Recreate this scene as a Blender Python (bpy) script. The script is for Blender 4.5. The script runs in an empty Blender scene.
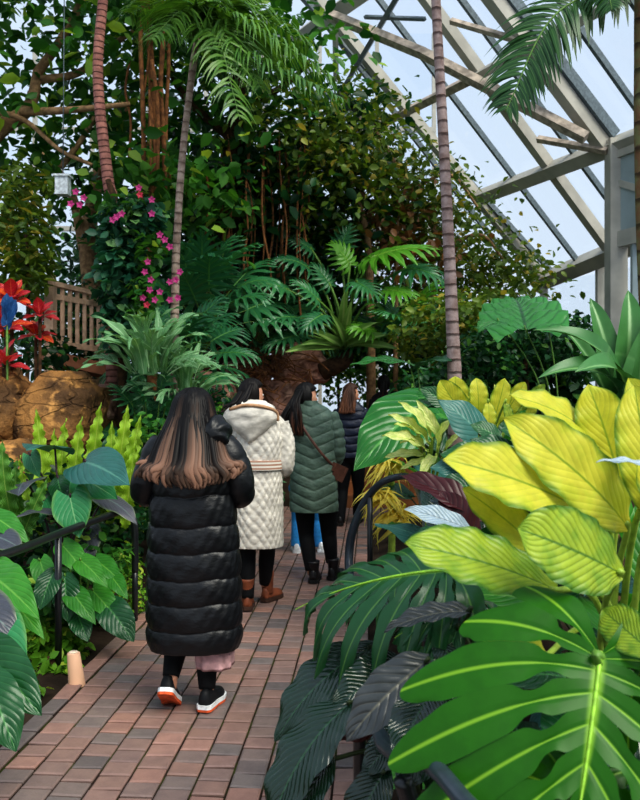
import bpy, math, random
import numpy as np
from mathutils import Vector, Matrix

SC = bpy.context.scene
COL = SC.collection
RNG = np.random.default_rng(7)
random.seed(7)
PI = math.pi

# ------------------------------------------------------------------ camera model (photo frame 640 x 800)
FPX, HZ, CH = 800.0, 390.0, 1.62


def P(px, py, d):
    return np.array([(px - 320) / FPX * d, d, CH - (py - HZ) / FPX * d])


def unit(v):
    v = np.asarray(v, float)
    return v / (np.linalg.norm(v) + 1e-12)


def lin(c):
    out = []
    for v in c[:3]:
        v = v / 255.0
        out.append(v / 12.92 if v <= 0.04045 else ((v + 0.055) / 1.055) ** 2.4)
    return (out[0], out[1], out[2], 1.0)


def sm(x, a, b):
    t = np.clip((np.asarray(x, float) - a) / (b - a), 0, 1)
    return t * t * (3 - 2 * t)


# ------------------------------------------------------------------ objects
def tag(o, label=None, cat=None, group=None, kind=None):
    if label: o['label'] = label
    if cat: o['category'] = cat
    if group: o['group'] = group
    if kind: o['kind'] = kind
    return o


def thing(name, label, cat, loc=(0, 0, 0), group=None):
    o = bpy.data.objects.new(name, None)
    o.empty_display_size = 0.1
    COL.objects.link(o)
    o.location = [float(v) for v in loc]
    return tag(o, label, cat, group)


def rootloc(o):
    v = np.zeros(3)
    while o is not None:
        v += np.array(o.location)
        o = o.parent
    return v


def mesh_arrays(name, V, faces, uv=None, var=None, mats=(), mi=None, smooth=True):
    V = np.asarray(V, float)
    me = bpy.data.meshes.new(name)
    if isinstance(faces, np.ndarray) and faces.ndim == 2:
        k = faces.shape[1]
        n = len(faces)
        me.vertices.add(len(V))
        me.vertices.foreach_set('co', V.ravel())
        me.loops.add(n * k)
        me.loops.foreach_set('vertex_index', faces.ravel().astype(np.int32))
        me.polygons.add(n)
        me.polygons.foreach_set('loop_start', np.arange(n, dtype=np.int32) * k)
        me.update(calc_edges=True)
    else:
        me.from_pydata([tuple(v) for v in V], [], [tuple(int(i) for i in f) for f in faces])
        me.update()
    nl = len(me.loops)
    li = np.zeros(nl, dtype=np.int32)
    me.loops.foreach_get('vertex_index', li)
    if uv is not None:
        ul = me.uv_layers.new(name='UVMap')
        ul.data.foreach_set('uv', np.asarray(uv, float)[li].ravel())
    if var is not None:
        a = me.attributes.new('var', 'FLOAT', 'POINT')
        a.data.foreach_set('value', np.broadcast_to(np.asarray(var, float), (len(V),)).copy())
    for m in mats:
        me.materials.append(m)
    if mi is not None:
        me.polygons.foreach_set('material_index', np.asarray(mi, dtype=np.int32))
    if smooth:
        me.polygons.foreach_set('use_smooth', np.ones(len(me.polygons), dtype=bool))
    return me


class MB:
    """collects vertices and faces of ONE object, in world coordinates"""

    def __init__(s):
        s.V = []; s.F = []; s.UV = []; s.var = []; s.mi = []; s.n = 0

    def add(s, V, F, uv=None, var=0.5, mi=0):
        V = np.asarray(V, float)
        s.V.append(V)
        for f in F:
            s.F.append(tuple(int(i) + s.n for i in f))
        s.UV.append(np.zeros((len(V), 2)) if uv is None else np.asarray(uv, float))
        s.var.append(np.broadcast_to(np.asarray(var, float), (len(V),)))
        s.mi += [mi] * len(F)
        s.n += len(V)
        return s

    def build(s, name, mats, parent=None, smooth=True, label=None):
        if not isinstance(mats, (list, tuple)): mats = [mats]
        V = np.concatenate(s.V)
        if parent is not None: V = V - rootloc(parent)
        me = mesh_arrays(name, V, s.F, np.concatenate(s.UV), np.concatenate(s.var), mats, s.mi, smooth)
        o = bpy.data.objects.new(name, me)
        COL.objects.link(o)
        if parent is not None: o.parent = parent
        if label: o['label'] = label
        return o


def grid_faces(nu, nv, wrap=False, off=0):
    """(nu) x (nv) vertices, row-major"""
    i = np.arange(nu - 1)[:, None]
    jn = nv if wrap else nv - 1
    j = np.arange(jn)[None, :]
    j2 = (j + 1) % nv
    f = np.stack([i * nv + j + 0 * i, i * nv + j2 + 0 * i, (i + 1) * nv + j2, (i + 1) * nv + j + 0 * i], -1)
    return f.reshape(-1, 4) + off


def spline(pts, n):
    """Catmull-Rom through pts -> n samples"""
    p = np.asarray(pts, float)
    if len(p) == 2:
        t = np.linspace(0, 1, n)[:, None]
        return p[0] * (1 - t) + p[1] * t
    q = np.vstack([2 * p[0] - p[1], p, 2 * p[-1] - p[-2]])
    u = np.linspace(0, len(p) - 1 - 1e-9, n)
    k = u.astype(int)
    f = (u - k)[:, None]
    a, b, c, d = q[k], q[k + 1], q[k + 2], q[k + 3]
    return 0.5 * ((2 * b) + (-a + c) * f + (2 * a - 5 * b + 4 * c - d) * f ** 2 + (-a + 3 * b - 3 * c + d) * f ** 3)


def tube(path, r, seg=10, cap=True, flat=1.0, up=(0, 0, 1)):
    """returns V, F, uv for a tube along path with radius r (scalar / list)"""
    p = np.asarray(path, float)
    n = len(p)
    r = np.asarray(r, float)
    if r.ndim == 0: r = np.full(n, float(r))
    elif len(r) != n: r = np.interp(np.linspace(0, 1, n), np.linspace(0, 1, len(r)), r)
    T = np.gradient(p, axis=0)
    T /= np.linalg.norm(T, axis=1)[:, None] + 1e-12
    u = np.asarray(up, float)
    if abs(np.dot(u, T[0])) > 0.95: u = np.array([1.0, 0, 0]) if abs(T[0][0]) < .9 else np.array([0, 1.0, 0])
    N = np.zeros_like(p)
    N[0] = unit(u - np.dot(u, T[0]) * T[0])
    for i in range(1, n):
        v = N[i - 1] - np.dot(N[i - 1], T[i]) * T[i]
        N[i] = unit(v)
    B = np.cross(T, N)
    a = np.linspace(0, 2 * PI, seg, endpoint=False)
    V = p[:, None, :] + r[:, None, None] * (np.cos(a)[None, :, None] * B[:, None, :] + flat * np.sin(a)[None, :, None] * N[:, None, :])
    V = V.reshape(-1, 3)
    F = [tuple(f) for f in grid_faces(n, seg, True)]
    L = np.concatenate([[0], np.cumsum(np.linalg.norm(np.diff(p, axis=0), axis=1))])
    uv = np.stack([np.repeat(L, seg), np.tile(a / (2 * PI), n)], 1)
    if cap:
        F.append(tuple(range(seg))[::-1])
        F.append(tuple(range((n - 1) * seg, n * seg)))
    return V, F, uv


def beam(p, q, w, h, up):
    """box from p to q; w across, h along 'up'"""
    p, q = np.asarray(p, float), np.asarray(q, float)
    t = unit(q - p)
    s = unit(np.cross(t, up))
    u = np.cross(s, t)
    V = []
    for e in (p, q):
        for a, b in ((-1, -1), (1, -1), (1, 1), (-1, 1)):
            V.append(e + s * a * w / 2 + u * b * h / 2)
    F = [(0, 1, 2, 3), (7, 6, 5, 4), (0, 4, 5, 1), (1, 5, 6, 2), (2, 6, 7, 3), (3, 7, 4, 0)]
    return np.array(V), F


def bbox(lo, hi):
    lo, hi = np.asarray(lo, float), np.asarray(hi, float)
    c = (lo + hi) / 2
    return beam((c[0], lo[1], c[2]), (c[0], hi[1], c[2]), hi[0] - lo[0], hi[2] - lo[2], (0, 0, 1))


def vnoise(V, scale, seed=0):
    """cheap smooth pseudo noise, -1..1"""
    V = np.asarray(V, float) * scale
    rs = np.random.default_rng(seed + 100)
    out = np.zeros(len(V))
    for k in range(6):
        d = rs.normal(size=3); d /= np.linalg.norm(d)
        f = 0.7 + 0.5 * k
        out += np.sin(V @ d * f * 2 + rs.uniform(0, 6.28) + 1.3 * np.sin(V @ np.roll(d, 1) * f * 1.7 + k)) / (1 + .5 * k)
    return out / 2.6


# ------------------------------------------------------------------ materials
class NT:
    def __init__(s, name):
        s.m = bpy.data.materials.new(name)
        s.m.use_nodes = True
        s.t = s.m.node_tree
        s.t.nodes.clear()
        s.out = s.t.nodes.new('ShaderNodeOutputMaterial')

    def n(s, typ, ins=None, **props):
        nd = s.t.nodes.new('ShaderNode' + typ)
        for k, v in props.items(): setattr(nd, k, v)
        for k, v in (ins or {}).items():
            s.set(nd.inputs[k], v)
        return nd

    def set(s, sock, v):
        if isinstance(v, bpy.types.NodeSocket): s.t.links.new(v, sock)
        else: sock.default_value = v

    def mth(s, op, a, b=0.0, c=0.0):
        nd = s.n('Math', operation=op)
        s.set(nd.inputs[0], a); s.set(nd.inputs[1], b); s.set(nd.inputs[2], c)
        return nd.outputs[0]

    def mix(s, fac, a, b, blend='MIX'):
        nd = s.n('Mix', data_type='RGBA', blend_type=blend)
        s.set(nd.inputs[0], fac); s.set(nd.inputs[6], a); s.set(nd.inputs[7], b)
        return nd.outputs[2]

    def rng(s, v, a, b, c=0.0, d=1.0, smooth=True):
        nd = s.n('MapRange', interpolation_type='SMOOTHSTEP' if smooth else 'LINEAR')
        s.set(nd.inputs[0], v)
        for i, x in enumerate((a, b, c, d)): s.set(nd.inputs[i + 1], x)
        return nd.outputs[0]

    def noise(s, scale, detail=3, vec=None, rough=.55):
        nd = s.n('TexNoise')
        nd.inputs['Scale'].default_value = scale
        nd.inputs['Detail'].default_value = detail
        nd.inputs['Roughness'].default_value = rough
        if vec is None: vec = s.obj()
        s.t.links.new(vec, nd.inputs['Vector'])
        return nd.outputs[0]

    def obj(s):
        return s.n('TexCoord').outputs['Object']

    def var(s):
        return s.n('Attribute', attribute_name='var').outputs['Fac']

    def orand(s):
        return s.n('ObjectInfo').outputs['Random']

    def uv(s):
        nd = s.n('UVMap')
        sp = s.n('SeparateXYZ', {0: nd.outputs[0]})
        return sp.outputs[0], sp.outputs[1]

    def bump(s, h, st=.3, dist=.01):
        return s.n('Bump', {'Strength': st, 'Distance': dist, 'Height': h}).outputs[0]

    def bsdf(s, col, rough=.5, spec=.5, metal=0.0, normal=None, coat=0.0, trans=None):
        nd = s.n('BsdfPrincipled', {'Base Color': col, 'Roughness': rough, 'Specular IOR Level': spec, 'Metallic': metal})
        if coat: nd.inputs['Coat Weight'].default_value = coat; nd.inputs['Coat Roughness'].default_value = .15
        if normal is not None: s.t.links.new(normal, nd.inputs['Normal'])
        return nd.outputs[0]

    def done(s, sh):
        s.t.links.new(sh, s.out.inputs['Surface'])
        return s.m


def plain(name, rgb, rough=.5, spec=.5, metal=0.0, nscale=25, namt=.25, bump=0.0, bscale=60):
    t = NT(name)
    n = t.noise(nscale)
    c = lin(rgb)
    dark = tuple(v * (1 - namt) for v in c[:3]) + (1,)
    lite = tuple(min(1, v * (1 + namt)) for v in c[:3]) + (1,)
    col = t.mix(t.rng(n, .3, .7), dark, lite)
    nm = t.bump(t.noise(bscale, 4), bump, .01) if bump else None
    return t.done(t.bsdf(col, rough, spec, metal, nm))


def leafmat(name, cA, cB, vein, veinamt=.6, edge=None, edgeamt=0.0, nveins=9, slant=.5, vw=.14, mid=.05, rough=.35, trans=.3,
            fan=False, mottle=None, mottleamt=.5, mscale=6, bump=.25, spec=.5, tint=(1.25, 1.2, .55), back=None):
    t = NT(name)
    U, W = t.uv()
    a = t.mth('MULTIPLY', t.mth('ABSOLUTE', t.mth('SUBTRACT', W, .5)), 2.0)
    var = t.mth('ADD', t.var(), t.mth('MULTIPLY', t.mth('SUBTRACT', t.orand(), .5), .5))
    var = t.n('Clamp', {0: var}).outputs[0]
    col = t.mix(var, lin(cA), lin(cB))
    nz = t.noise(9, 3)
    col = t.mix(t.rng(nz, .35, .7, 0, .35), col, t.mix(1.0, col, (.55, .6, .5, 1), 'MULTIPLY'))
    if fan:
        mask = t.mth('MAXIMUM', t.rng(a, .02, .12, veinamt, 0), t.rng(U, 0.0, .05, 1.0, 0))
        h = t.mth('MULTIPLY', t.rng(a, 0, .35, 0, 1), 1.0)
    else:
        st = t.mth('SUBTRACT', t.mth('MULTIPLY', U, float(nveins)), t.mth('MULTIPLY', a, slant * nveins * .5))
        fr = t.mth('ABSOLUTE', t.mth('SUBTRACT', t.mth('FRACT', st), .5))
        fr = t.mth('MULTIPLY', fr, 2.0)
        mask = t.mth('MAXIMUM', t.rng(fr, 1 - vw * 1.6, 1.0, 0, veinamt), t.rng(a, mid * .4, mid * 1.6, 1.0, 0))
        h = t.mth('SUBTRACT', 1.0, t.mth('POWER', fr, 3.0))
    if mottle is not None:
        col = t.mix(t.mth('MULTIPLY', t.rng(t.noise(mscale, 4), .45, .62), mottleamt), col, lin(mottle))
    col = t.mix(mask, col, lin(vein))
    if edge is not None:
        e = t.rng(t.mth('ADD', a, t.mth('MULTIPLY', t.mth('SUBTRACT', nz, .5), .25)), .78, 1.0, 0, edgeamt)
        col = t.mix(e, col, lin(edge))
    if back is not None:
        geo = t.n('NewGeometry').outputs['Backfacing']
        col = t.mix(geo, col, lin(back))
    nm = t.bump(h, bump, .012)
    s1 = t.bsdf(col, rough, spec, 0, nm)
    tc = t.mix(1.0, col, (tint[0], tint[1], tint[2], 1), 'MULTIPLY')
    s2 = t.n('BsdfTranslucent', {'Color': tc}).outputs[0]
    return t.done(t.n('MixShader', {0: trans, 1: s1, 2: s2}).outputs[0])


def foliagemat(name, cA, cB, cC=None, rough=.45, trans=.35):
    t = NT(name)
    v = t.var()
    col = t.mix(t.rng(v, 0, 1, 0, 1, False), lin(cA), lin(cB))
    if cC is not None: col = t.mix(t.rng(v, .86, .95), col, lin(cC))
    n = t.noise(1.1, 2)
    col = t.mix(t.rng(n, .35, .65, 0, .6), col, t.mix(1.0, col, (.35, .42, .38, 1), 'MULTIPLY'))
    s1 = t.bsdf(col, rough, .4)
    s2 = t.n('BsdfTranslucent', {'Color': t.mix(1.0, col, (1.3, 1.25, .6, 1), 'MULTIPLY')}).outputs[0]
    return t.done(t.n('MixShader', {0: trans, 1: s1, 2: s2}).outputs[0])


def barkmat(name, cA, cB, ring=0.0, ringcol=(60, 45, 40), rough=.85, nscale=14):
    t = NT(name)
    n = t.noise(nscale, 5)
    col = t.mix(t.rng(n, .3, .7), lin(cA), lin(cB))
    h = n
    if ring:
        U, W = t.uv()
        fr = t.mth('FRACT', t.mth('ADD', t.mth('MULTIPLY', U, ring), t.mth('MULTIPLY', n, .35)))
        rm = t.rng(fr, .7, .95, 0, 1)
        rm = t.mth('MULTIPLY', rm, t.rng(fr, .95, 1.0, 1, 0))
        col = t.mix(t.mth('MULTIPLY', rm, .8), col, lin(ringcol))
        h = t.mth('SUBTRACT', n, rm)
    return t.done(t.bsdf(col, rough, .2, 0, t.bump(h, .6, .02)))


# ------------------------------------------------------------------ leaves (unit: base at origin, tip at +Y 1, face +Z)
def _bend(x, y, zo, D, Dx):
    if abs(Dx) > 1e-4:
        zx = -(1 - np.cos(Dx * x)) / Dx
        x = np.sin(Dx * x) / Dx
    else:
        zx = 0
    zo = zo + zx
    if abs(D) < 1e-4:
        return np.stack([x, y, zo], -1)
    Y = np.sin(D * y) / D; Z = -(1 - np.cos(D * y)) / D
    Y2 = Y + zo * np.sin(D * y); Z2 = Z + zo * np.cos(D * y)
    ty, tz = math.sin(D) / D, -(1 - math.cos(D)) / D
    L = math.hypot(ty, tz); c, s = ty / L, tz / L
    return np.stack([x / L, (Y2 * c + Z2 * s) / L, (-Y2 * s + Z2 * c) / L], -1)


def leaf_mesh(name, prof, mat, nu=16, nv=8, fold=.12, D=.6, Dx=0.0, rip=0.0, rf=4, heart=0.0, serr=0.0, sf=20, pleat=0.0, np_=10, seed=0, asym=0.0):
    rs = np.random.default_rng(seed)
    t = np.linspace(0, 1, nu + 1); s = np.linspace(-1, 1, nv + 1)
    T, S = np.meshgrid(t, s, indexing='ij')
    pt, pw = zip(*prof)
    W = np.interp(t, pt, pw)
    k = np.array([1, 2, 1]) / 4.0
    for _ in range(2):
        Wp = np.concatenate([[W[0]], W, [W[-1]]]); W2 = np.convolve(Wp, k, 'valid'); W2[0] = W[0]; W2[-1] = W[-1]; W = W2
    W = W[:, None] * (1 + serr * np.abs(np.sin(sf * PI * T)) * np.abs(S) ** 3) * (1 + asym * S)
    x = S * W
    y = T - heart * np.abs(S) ** 1.3 * np.exp(-(T / .22) ** 2)
    ph = rs.uniform(0, 6.28, 2)
    z = fold * np.abs(x) + rip * np.sin(rf * 2 * PI * T + ph[0] + (S > 0) * ph[1]) * S ** 2
    if pleat: z = z + pleat * np.abs(np.sin(PI * (np_ * T - np.abs(S) * np_ * .22))) * (1 - np.abs(S) ** 4) * np.minimum(np.abs(S) * 4, 1)
    V = _bend(x.ravel(), y.ravel(), z.ravel(), D, Dx)
    uv = np.stack([T.ravel(), (S.ravel() + 1) / 2], 1)
    return mesh_arrays(name, V, grid_faces(nu + 1, nv + 1), uv, .5, [mat])


def fan_mesh(name, mat, n=7, ang=(150, 0), lens=None, mids=None, cut=.5, gap=.5, hole=.0, fold=.1, sag=.15, D=.5, Dx=.3, curve=.25, ns=18, nu=8, seed=0, taper=.75, midmat=None, rib=.02, ribr=.012):
    rs = np.random.default_rng(seed)
    V = []; F = []; UV = []; off = 0
    j = np.linspace(0, 1, n + 1)
    if lens is None: lens = .42 + .28 * np.sin(PI * np.clip(j * .9 + .12, 0, 1))
    lens = np.interp(j, np.linspace(0, 1, len(lens)), lens)
    A = np.radians(np.interp(j, np.linspace(0, 1, len(ang)), ang))
    M = .78 * j ** 1.25 if mids is None else np.interp(j, np.linspace(0, 1, len(mids)), mids)
    lens = lens.copy(); lens[-1] = 1 - M[-1]
    if n > 2: A[-1] = 0
    s = np.linspace(0, 1, ns + 1); u = np.linspace(-1, 1, nu + 1)
    S, U = np.meshgrid(s, u, indexing='ij')
    for side in (-1, 1):
        for i in range(n):
            c = cut * rs.uniform(.8, 1.15); g = gap * rs.uniform(.85, 1.1)
            hw = 1 - g * sm(S, c, min(c + .3, 1)) - (1 - g) * taper * sm(S, .72, 1.02) ** 1.6
            if hole:
                h0 = .25 + .07 * (i % 2)
                hb = hole * np.exp(-(np.abs(S - h0) / .075) ** 3)
                edge_ok = np.where(U < 0, 0.0 if i == 0 else 1.0, 0.0 if i == n - 1 else 1.0)
                hw = hw - hb * edge_ok
            if i == n - 1:  # last lobe keeps to the midrib on its inner side
                hw = np.where(U > 0, 1 - .0 * S, hw)
            if i == 0:
                hw = np.where(U < 0, 1 - .55 * sm(S, .5, 1) ** 1.2, hw)
            w = .5 + .5 * U * hw
            ls = 1 + rs.uniform(-.06, .06)
            se = S * (1 - .13 * (U * 1.0) ** 2 * sm(S, .6, 1)) * ls

            def B(k):
                d = np.array([math.sin(A[k]), math.cos(A[k])])
                cx = se * lens[k] * d[0]
                cy = M[k] + se * lens[k] * d[1] + curve * se ** 2 * lens[k] * math.sin(A[k])
                return cx, cy
            x0, y0 = B(i); x1, y1 = B(i + 1)
            x = (1 - w) * x0 + w * x1; y = (1 - w) * y0 + w * y1
            lobez = rs.uniform(-.03, .03) * S ** 2
            z = fold * np.abs(x) - sag * np.maximum(S - .35, 0) ** 2 + lobez + rib * np.abs(U) * np.minimum(S * 5, 1) * (1 - S * .6)
            V.append(_bend(side * x.ravel(), y.ravel(), z.ravel(), D, Dx))
            f = grid_faces(ns + 1, nu + 1, off=off)
            F.append(f if side < 0 else f[:, ::-1])
            UV.append(np.stack([S.ravel(), (U.ravel() + 1) / 2], 1))
            off += S.size
    V = np.concatenate(V); F = np.concatenate(F); UV = np.concatenate(UV)
    mi = np.zeros(len(F), dtype=int)
    mats = [mat]
    # raised midrib
    yy = np.linspace(-.02, .97, 14)
    mid = _bend(np.zeros(14), yy, np.full(14, .004), D, Dx)
    tv, tf, tuv = tube(mid, np.linspace(ribr, ribr * .25, 14), 6)
    tf4 = np.array([f for f in tf if len(f) == 4]) + len(V)
    V = np.concatenate([V, tv]); F = np.concatenate([F, tf4]); UV = np.concatenate([UV, np.zeros((len(tv), 2)) + [0, .5]])
    mi = np.concatenate([mi, np.full(len(tf4), 1 if midmat else 0)])
    if midmat: mats.append(midmat)
    return mesh_arrays(name, V, F, UV, .5, mats, mi)


def frame(b, e, nh, wx=1.0):
    b = np.asarray(b, float); e = np.asarray(e, float)
    L = np.linalg.norm(e - b); Y = (e - b) / L
    X = unit(np.cross(Y, np.asarray(nh, float)))
    Z = np.cross(X, Y)
    M = Matrix.Identity(4)
    for i in range(3):
        M[i][0] = X[i] * L * wx; M[i][1] = Y[i] * L; M[i][2] = Z[i] * L; M[i][3] = b[i]
    return M


def put_leaf(root, me, b, e, nh, wx=1.0, stem=None, stemmat=None, name='leaf', label=None, stemname='stem', stemr=.006):
    """leaf mesh as a part of root; b/e world points; stem: world point the petiole comes from"""
    rl = rootloc(root)
    o = bpy.data.objects.new(name, me)
    COL.objects.link(o)
    o.parent = root
    M = frame(np.asarray(b) - rl, np.asarray(e) - rl, nh, wx)
    o.matrix_local = M
    if label: o['label'] = label
    if stem is not None:
        st = np.asarray(stem, float); bb = np.asarray(b, float)
        mid = (st + bb) / 2 + np.array([0, 0, .12 * np.linalg.norm(bb - st)]) + .10 * (st - bb) * np.array([1, 1, 0])
        V, F, uv = tube(spline([st, mid, bb, bb + .04 * (np.asarray(e) - bb)], 12), [stemr * 1.3, stemr * .8], 6)
        m = mesh_arrays(stemname, V - rl, F, uv, .5, [stemmat])
        so = bpy.data.objects.new(stemname, m)
        COL.objects.link(so)
        so.parent = o
        so.matrix_parent_inverse = M.inverted()
    return o


def rosette(name, label, cat, loc, meshes, n, h, spread, size, elev=(60, -10), stemmat=None, group=None, seed=0, camb=.25, stemr=.006, wx=1.0, root=None, az=(0, 360), noroot=False, hpow=.8):
    """a plant of separate leaves around one base"""
    rs = np.random.default_rng(seed)
    loc = np.asarray(loc, float)
    r = root or thing(name, label, cat, loc, group)
    for i in range(n):
        f = (i + .5) / n
        a = math.radians(az[0] + (i * 137.5 + rs.uniform(-15, 15)) % 360 * (az[1] - az[0]) / 360)
        out = np.array([math.cos(a), math.sin(a), 0])
        e = math.radians(elev[0] + (elev[1] - elev[0]) * f + rs.uniform(-10, 10))
        rad = spread * (.15 + .85 * f) * rs.uniform(.8, 1.15)
        b = loc + out * rad + np.array([0, 0, h * (1 - .75 * f ** (1 / hpow)) * rs.uniform(.85, 1.1)])
        L = size * rs.uniform(.75, 1.15)
        d = unit(out * math.cos(e) + np.array([0, 0, math.sin(e)]) + rs.normal(0, .12, 3))
        nh = np.array([0, 0, 1.0]) * math.cos(e) - out * math.sin(e) * .9 + np.array([0, -camb, 0]) + rs.normal(0, .15, 3)
        put_leaf(r, meshes[i % len(meshes)], b, b + d * L, nh, wx * rs.uniform(.9, 1.1), (loc + out * .02) if h > .02 and stemmat else None, stemmat, stemr=stemr)
    return r


def scatter_leaves(ell, n, size, rs, shape=(.3, .27), clump=0.0, flat=.55, shell=.35, drop=.35):
    """ell: list of (center, radii). returns V,F(quads),uv,var arrays for n folded leaves"""
    vol = np.array([e[1][0] * e[1][1] * e[1][2] for e in ell]) ** (2 / 3.)
    pick = rs.choice(len(ell), n, p=vol / vol.sum())
    C = np.array([e[0] for e in ell])[pick]; R = np.array([e[1] for e in ell])[pick]
    d = rs.normal(size=(n, 3)); d /= np.linalg.norm(d, axis=1)[:, None]
    rad = rs.uniform(0, 1, n) ** shell
    p = C + d * R * rad[:, None]
    if clump:
        m = max(1, n // 22)
        cc = p[:m]
        idx = rs.integers(0, m, n)
        p = cc[idx] + rs.normal(size=(n, 3)) * clump * np.array([1, 1, .7])
    az = rs.uniform(0, 2 * PI, n)
    el = rs.normal(-drop, .45, n)
    Y = np.stack([np.cos(az) * np.cos(el), np.sin(az) * np.cos(el), np.sin(el)], 1)
    nh = rs.normal(size=(n, 3)) * flat + np.array([0, -.25, 1.0])
    X = np.cross(Y, nh); X /= np.linalg.norm(X, axis=1)[:, None] + 1e-9
    Z = np.cross(X, Y)
    s = size * rs.uniform(.6, 1.3, n)
    a, b = shape
    loc = np.array([[0, 0, 0], [a, .3, .08], [b, .66, .04], [0, 1, -.12], [-b, .66, .04], [-a, .3, .08]])
    V = p[:, None, :] + s[:, None, None] * (loc[None, :, 0, None] * X[:, None] + loc[None, :, 1, None] * Y[:, None] + loc[None, :, 2, None] * Z[:, None])
    base = np.arange(n)[:, None] * 6
    F = np.concatenate([base + np.array([0, 1, 2, 3]), base + np.array([0, 3, 4, 5])])
    uv = np.tile(np.array([[0, .5], [.3, 1], [.66, 1], [1, .5], [.66, 0], [.3, 0]]), (n, 1))
    var = np.repeat(rs.uniform(0, 1, n), 6)
    return V.reshape(-1, 3), F, uv, var


def foliage(parent, ell, n, size, mat, seed=0, name='foliage', **kw):
    rs = np.random.default_rng(seed)
    V, F, uv, var = scatter_leaves(ell, n, size, rs, **kw)
    if parent is not None: V = V - rootloc(parent)
    me = mesh_arrays(name, V, F, uv, var, [mat])
    o = bpy.data.objects.new(name, me)
    COL.objects.link(o)
    if parent is not None: o.parent = parent
    return o


def E(px, py, d, rx, ry, rd=None):
    """ellipsoid given in photo pixels at depth d"""
    k = d / FPX
    return (P(px, py, d), np.array([rx * k, (rd if rd is not None else (rx + ry) / 2 * k), ry * k]))


def frond(parent, base, mid, tip, nl=34, ll=.4, lw=.03, hang=.5, rmat=None, lmat=None, seed=0, name='frond', rr=.012, fwd=.55, sidev=None, jit=.06):
    """pinnate palm frond: arched rachis with separate leaflets"""
    rs = np.random.default_rng(seed)
    path = spline([base, mid, tip], 40)
    mb = MB()
    V, F, uv = tube(path, [rr, rr * .25], 6)
    mb.add(V, F, uv + [0, 0], .5, 0)
    for k in range(nl):
        f = .12 + .88 * k / (nl - 1)
        i = min(38, int(f * 39)); p = path[i]; T = unit(path[i + 1] - path[i])
        side0 = np.cross(T, [0, 0, 1]); side0 = unit(side0) if np.linalg.norm(side0) > .05 else np.array([1., 0, 0])
        if sidev is not None: side0 = unit(np.asarray(sidev) - np.dot(sidev, T) * T * .6)
        for sg in (-1, 1):
            L = ll * (math.sin(PI * min(1, f * .85 + .15)) ** .6 * .8 + .2) * rs.uniform(.85, 1.1)
            d = unit(side0 * sg + T * fwd + np.array([0, 0, .15]) + rs.normal(0, jit, 3))
            pts = [p]
            dd = d.copy()
            for q in range(5):
                pts.append(pts[-1] + dd * L / 5)
                dd = unit(dd + np.array([0, 0, -hang * .38]))
            pts = np.array(pts)
            wv = unit(np.cross(d, np.cross(T, d)) * .6 + T * .6)
            w = lw * np.array([.5, 1, 1, .8, .45, .05])[:, None]
            VV = np.concatenate([pts + wv * w / 2, pts - wv * w / 2])
            FF = [(q, q + 1, q + 7, q + 6) for q in range(5)]
            mb.add(VV, FF, np.stack([np.tile(np.linspace(0, 1, 6), 2), np.repeat([0, 1], 6)], 1), rs.uniform(), 1)
    return mb.build(name, [rmat, lmat], parent)
# ================================================================== WORLD, LIGHT, CAMERA
w = bpy.data.worlds.new('sky'); SC.world = w
w.use_nodes = True
wt = w.node_tree; wt.nodes.clear()
wo = wt.nodes.new('ShaderNodeOutputWorld'); wb = wt.nodes.new('ShaderNodeBackground')
wc = wt.nodes.new('ShaderNodeTexCoord'); wsx = wt.nodes.new('ShaderNodeSeparateXYZ'); wr = wt.nodes.new('ShaderNodeValToRGB')
wt.links.new(wc.outputs['Generated'], wsx.inputs[0]); wt.links.new(wsx.outputs[2], wr.inputs[0])
wr.color_ramp.elements[0].position = 0.0; wr.color_ramp.elements[0].color = lin((222, 234, 246))
wr.color_ramp.elements[1].position = .8; wr.color_ramp.elements[1].color = lin((207, 226, 250))
wt.links.new(wr.outputs[0], wb.inputs[0]); wb.inputs[1].default_value = 1.0
wt.links.new(wb.outputs[0], wo.inputs[0])

sun = bpy.data.lights.new('overcast_sun', 'SUN'); sun.energy = 4.2; sun.angle = math.radians(40); sun.color = (1.0, .95, .82)
so_ = bpy.data.objects.new('overcast_sun', sun); COL.objects.link(so_)
so_.rotation_euler = Vector((-.45, .50, -.85)).to_track_quat('-Z', 'Y').to_euler()
so_.location = (5, -6, 12)

cam = bpy.data.cameras.new('camera'); cam.sensor_fit = 'VERTICAL'; cam.sensor_height = 24.0; cam.lens = 24.0 * FPX / 800
cam.shift_y = -(400 - HZ) / 800
cam.clip_start = .05; cam.clip_end = 200
co = bpy.data.objects.new('camera', cam); COL.objects.link(co)
co.location = (0, 0, CH); co.rotation_euler = (PI / 2, 0, 0)
cam.dof.use_dof = True; cam.dof.focus_distance = 3.9; cam.dof.aperture_fstop = 4.0
SC.camera = co
SC.view_settings.view_transform = 'Standard'
SC.view_settings.look = 'None'
SC.view_settings.exposure = 0.15
SC.view_settings.gamma = 0.84
SC.cycles.max_bounces = 6; SC.cycles.transparent_max_bounces = 8

# ================================================================== MATERIALS (shared)
M = {}
M['soil'] = plain('soil', (52, 42, 34), .95, .1, 0, 3, .5, .8, 25)
M['steel_paint'] = plain('grey_beam_paint', (178, 174, 164), .6, .3, 0, 3, .12)
M['steel_dark'] = plain('dark_mullion', (96, 108, 114), .5, .4)
M['steel_rust'] = plain('weathered_pipe', (176, 162, 148), .8, .3, 0, 9, .35)
M['panel_grey'] = plain('grey_panel', (158, 170, 172), .6, .3, 0, 2, .1)
M['black_metal'] = plain('black_rail_paint', (28, 31, 34), .28, .6, 0, 30, .15)
M['rail_grey'] = plain('worn_grey_rail', (54, 64, 74), .28, .6, 0, 30, .15)
M['timber'] = plain('grey_brown_timber', (196, 164, 140), .7, .3, 0, 8, .25, .2, 40)
M['terracotta'] = plain('terracotta', (150, 100, 76), .8, .2, 0, 5, .2)
M['stem_green'] = plain('stem_green', (92, 130, 52), .45, .4)
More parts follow.
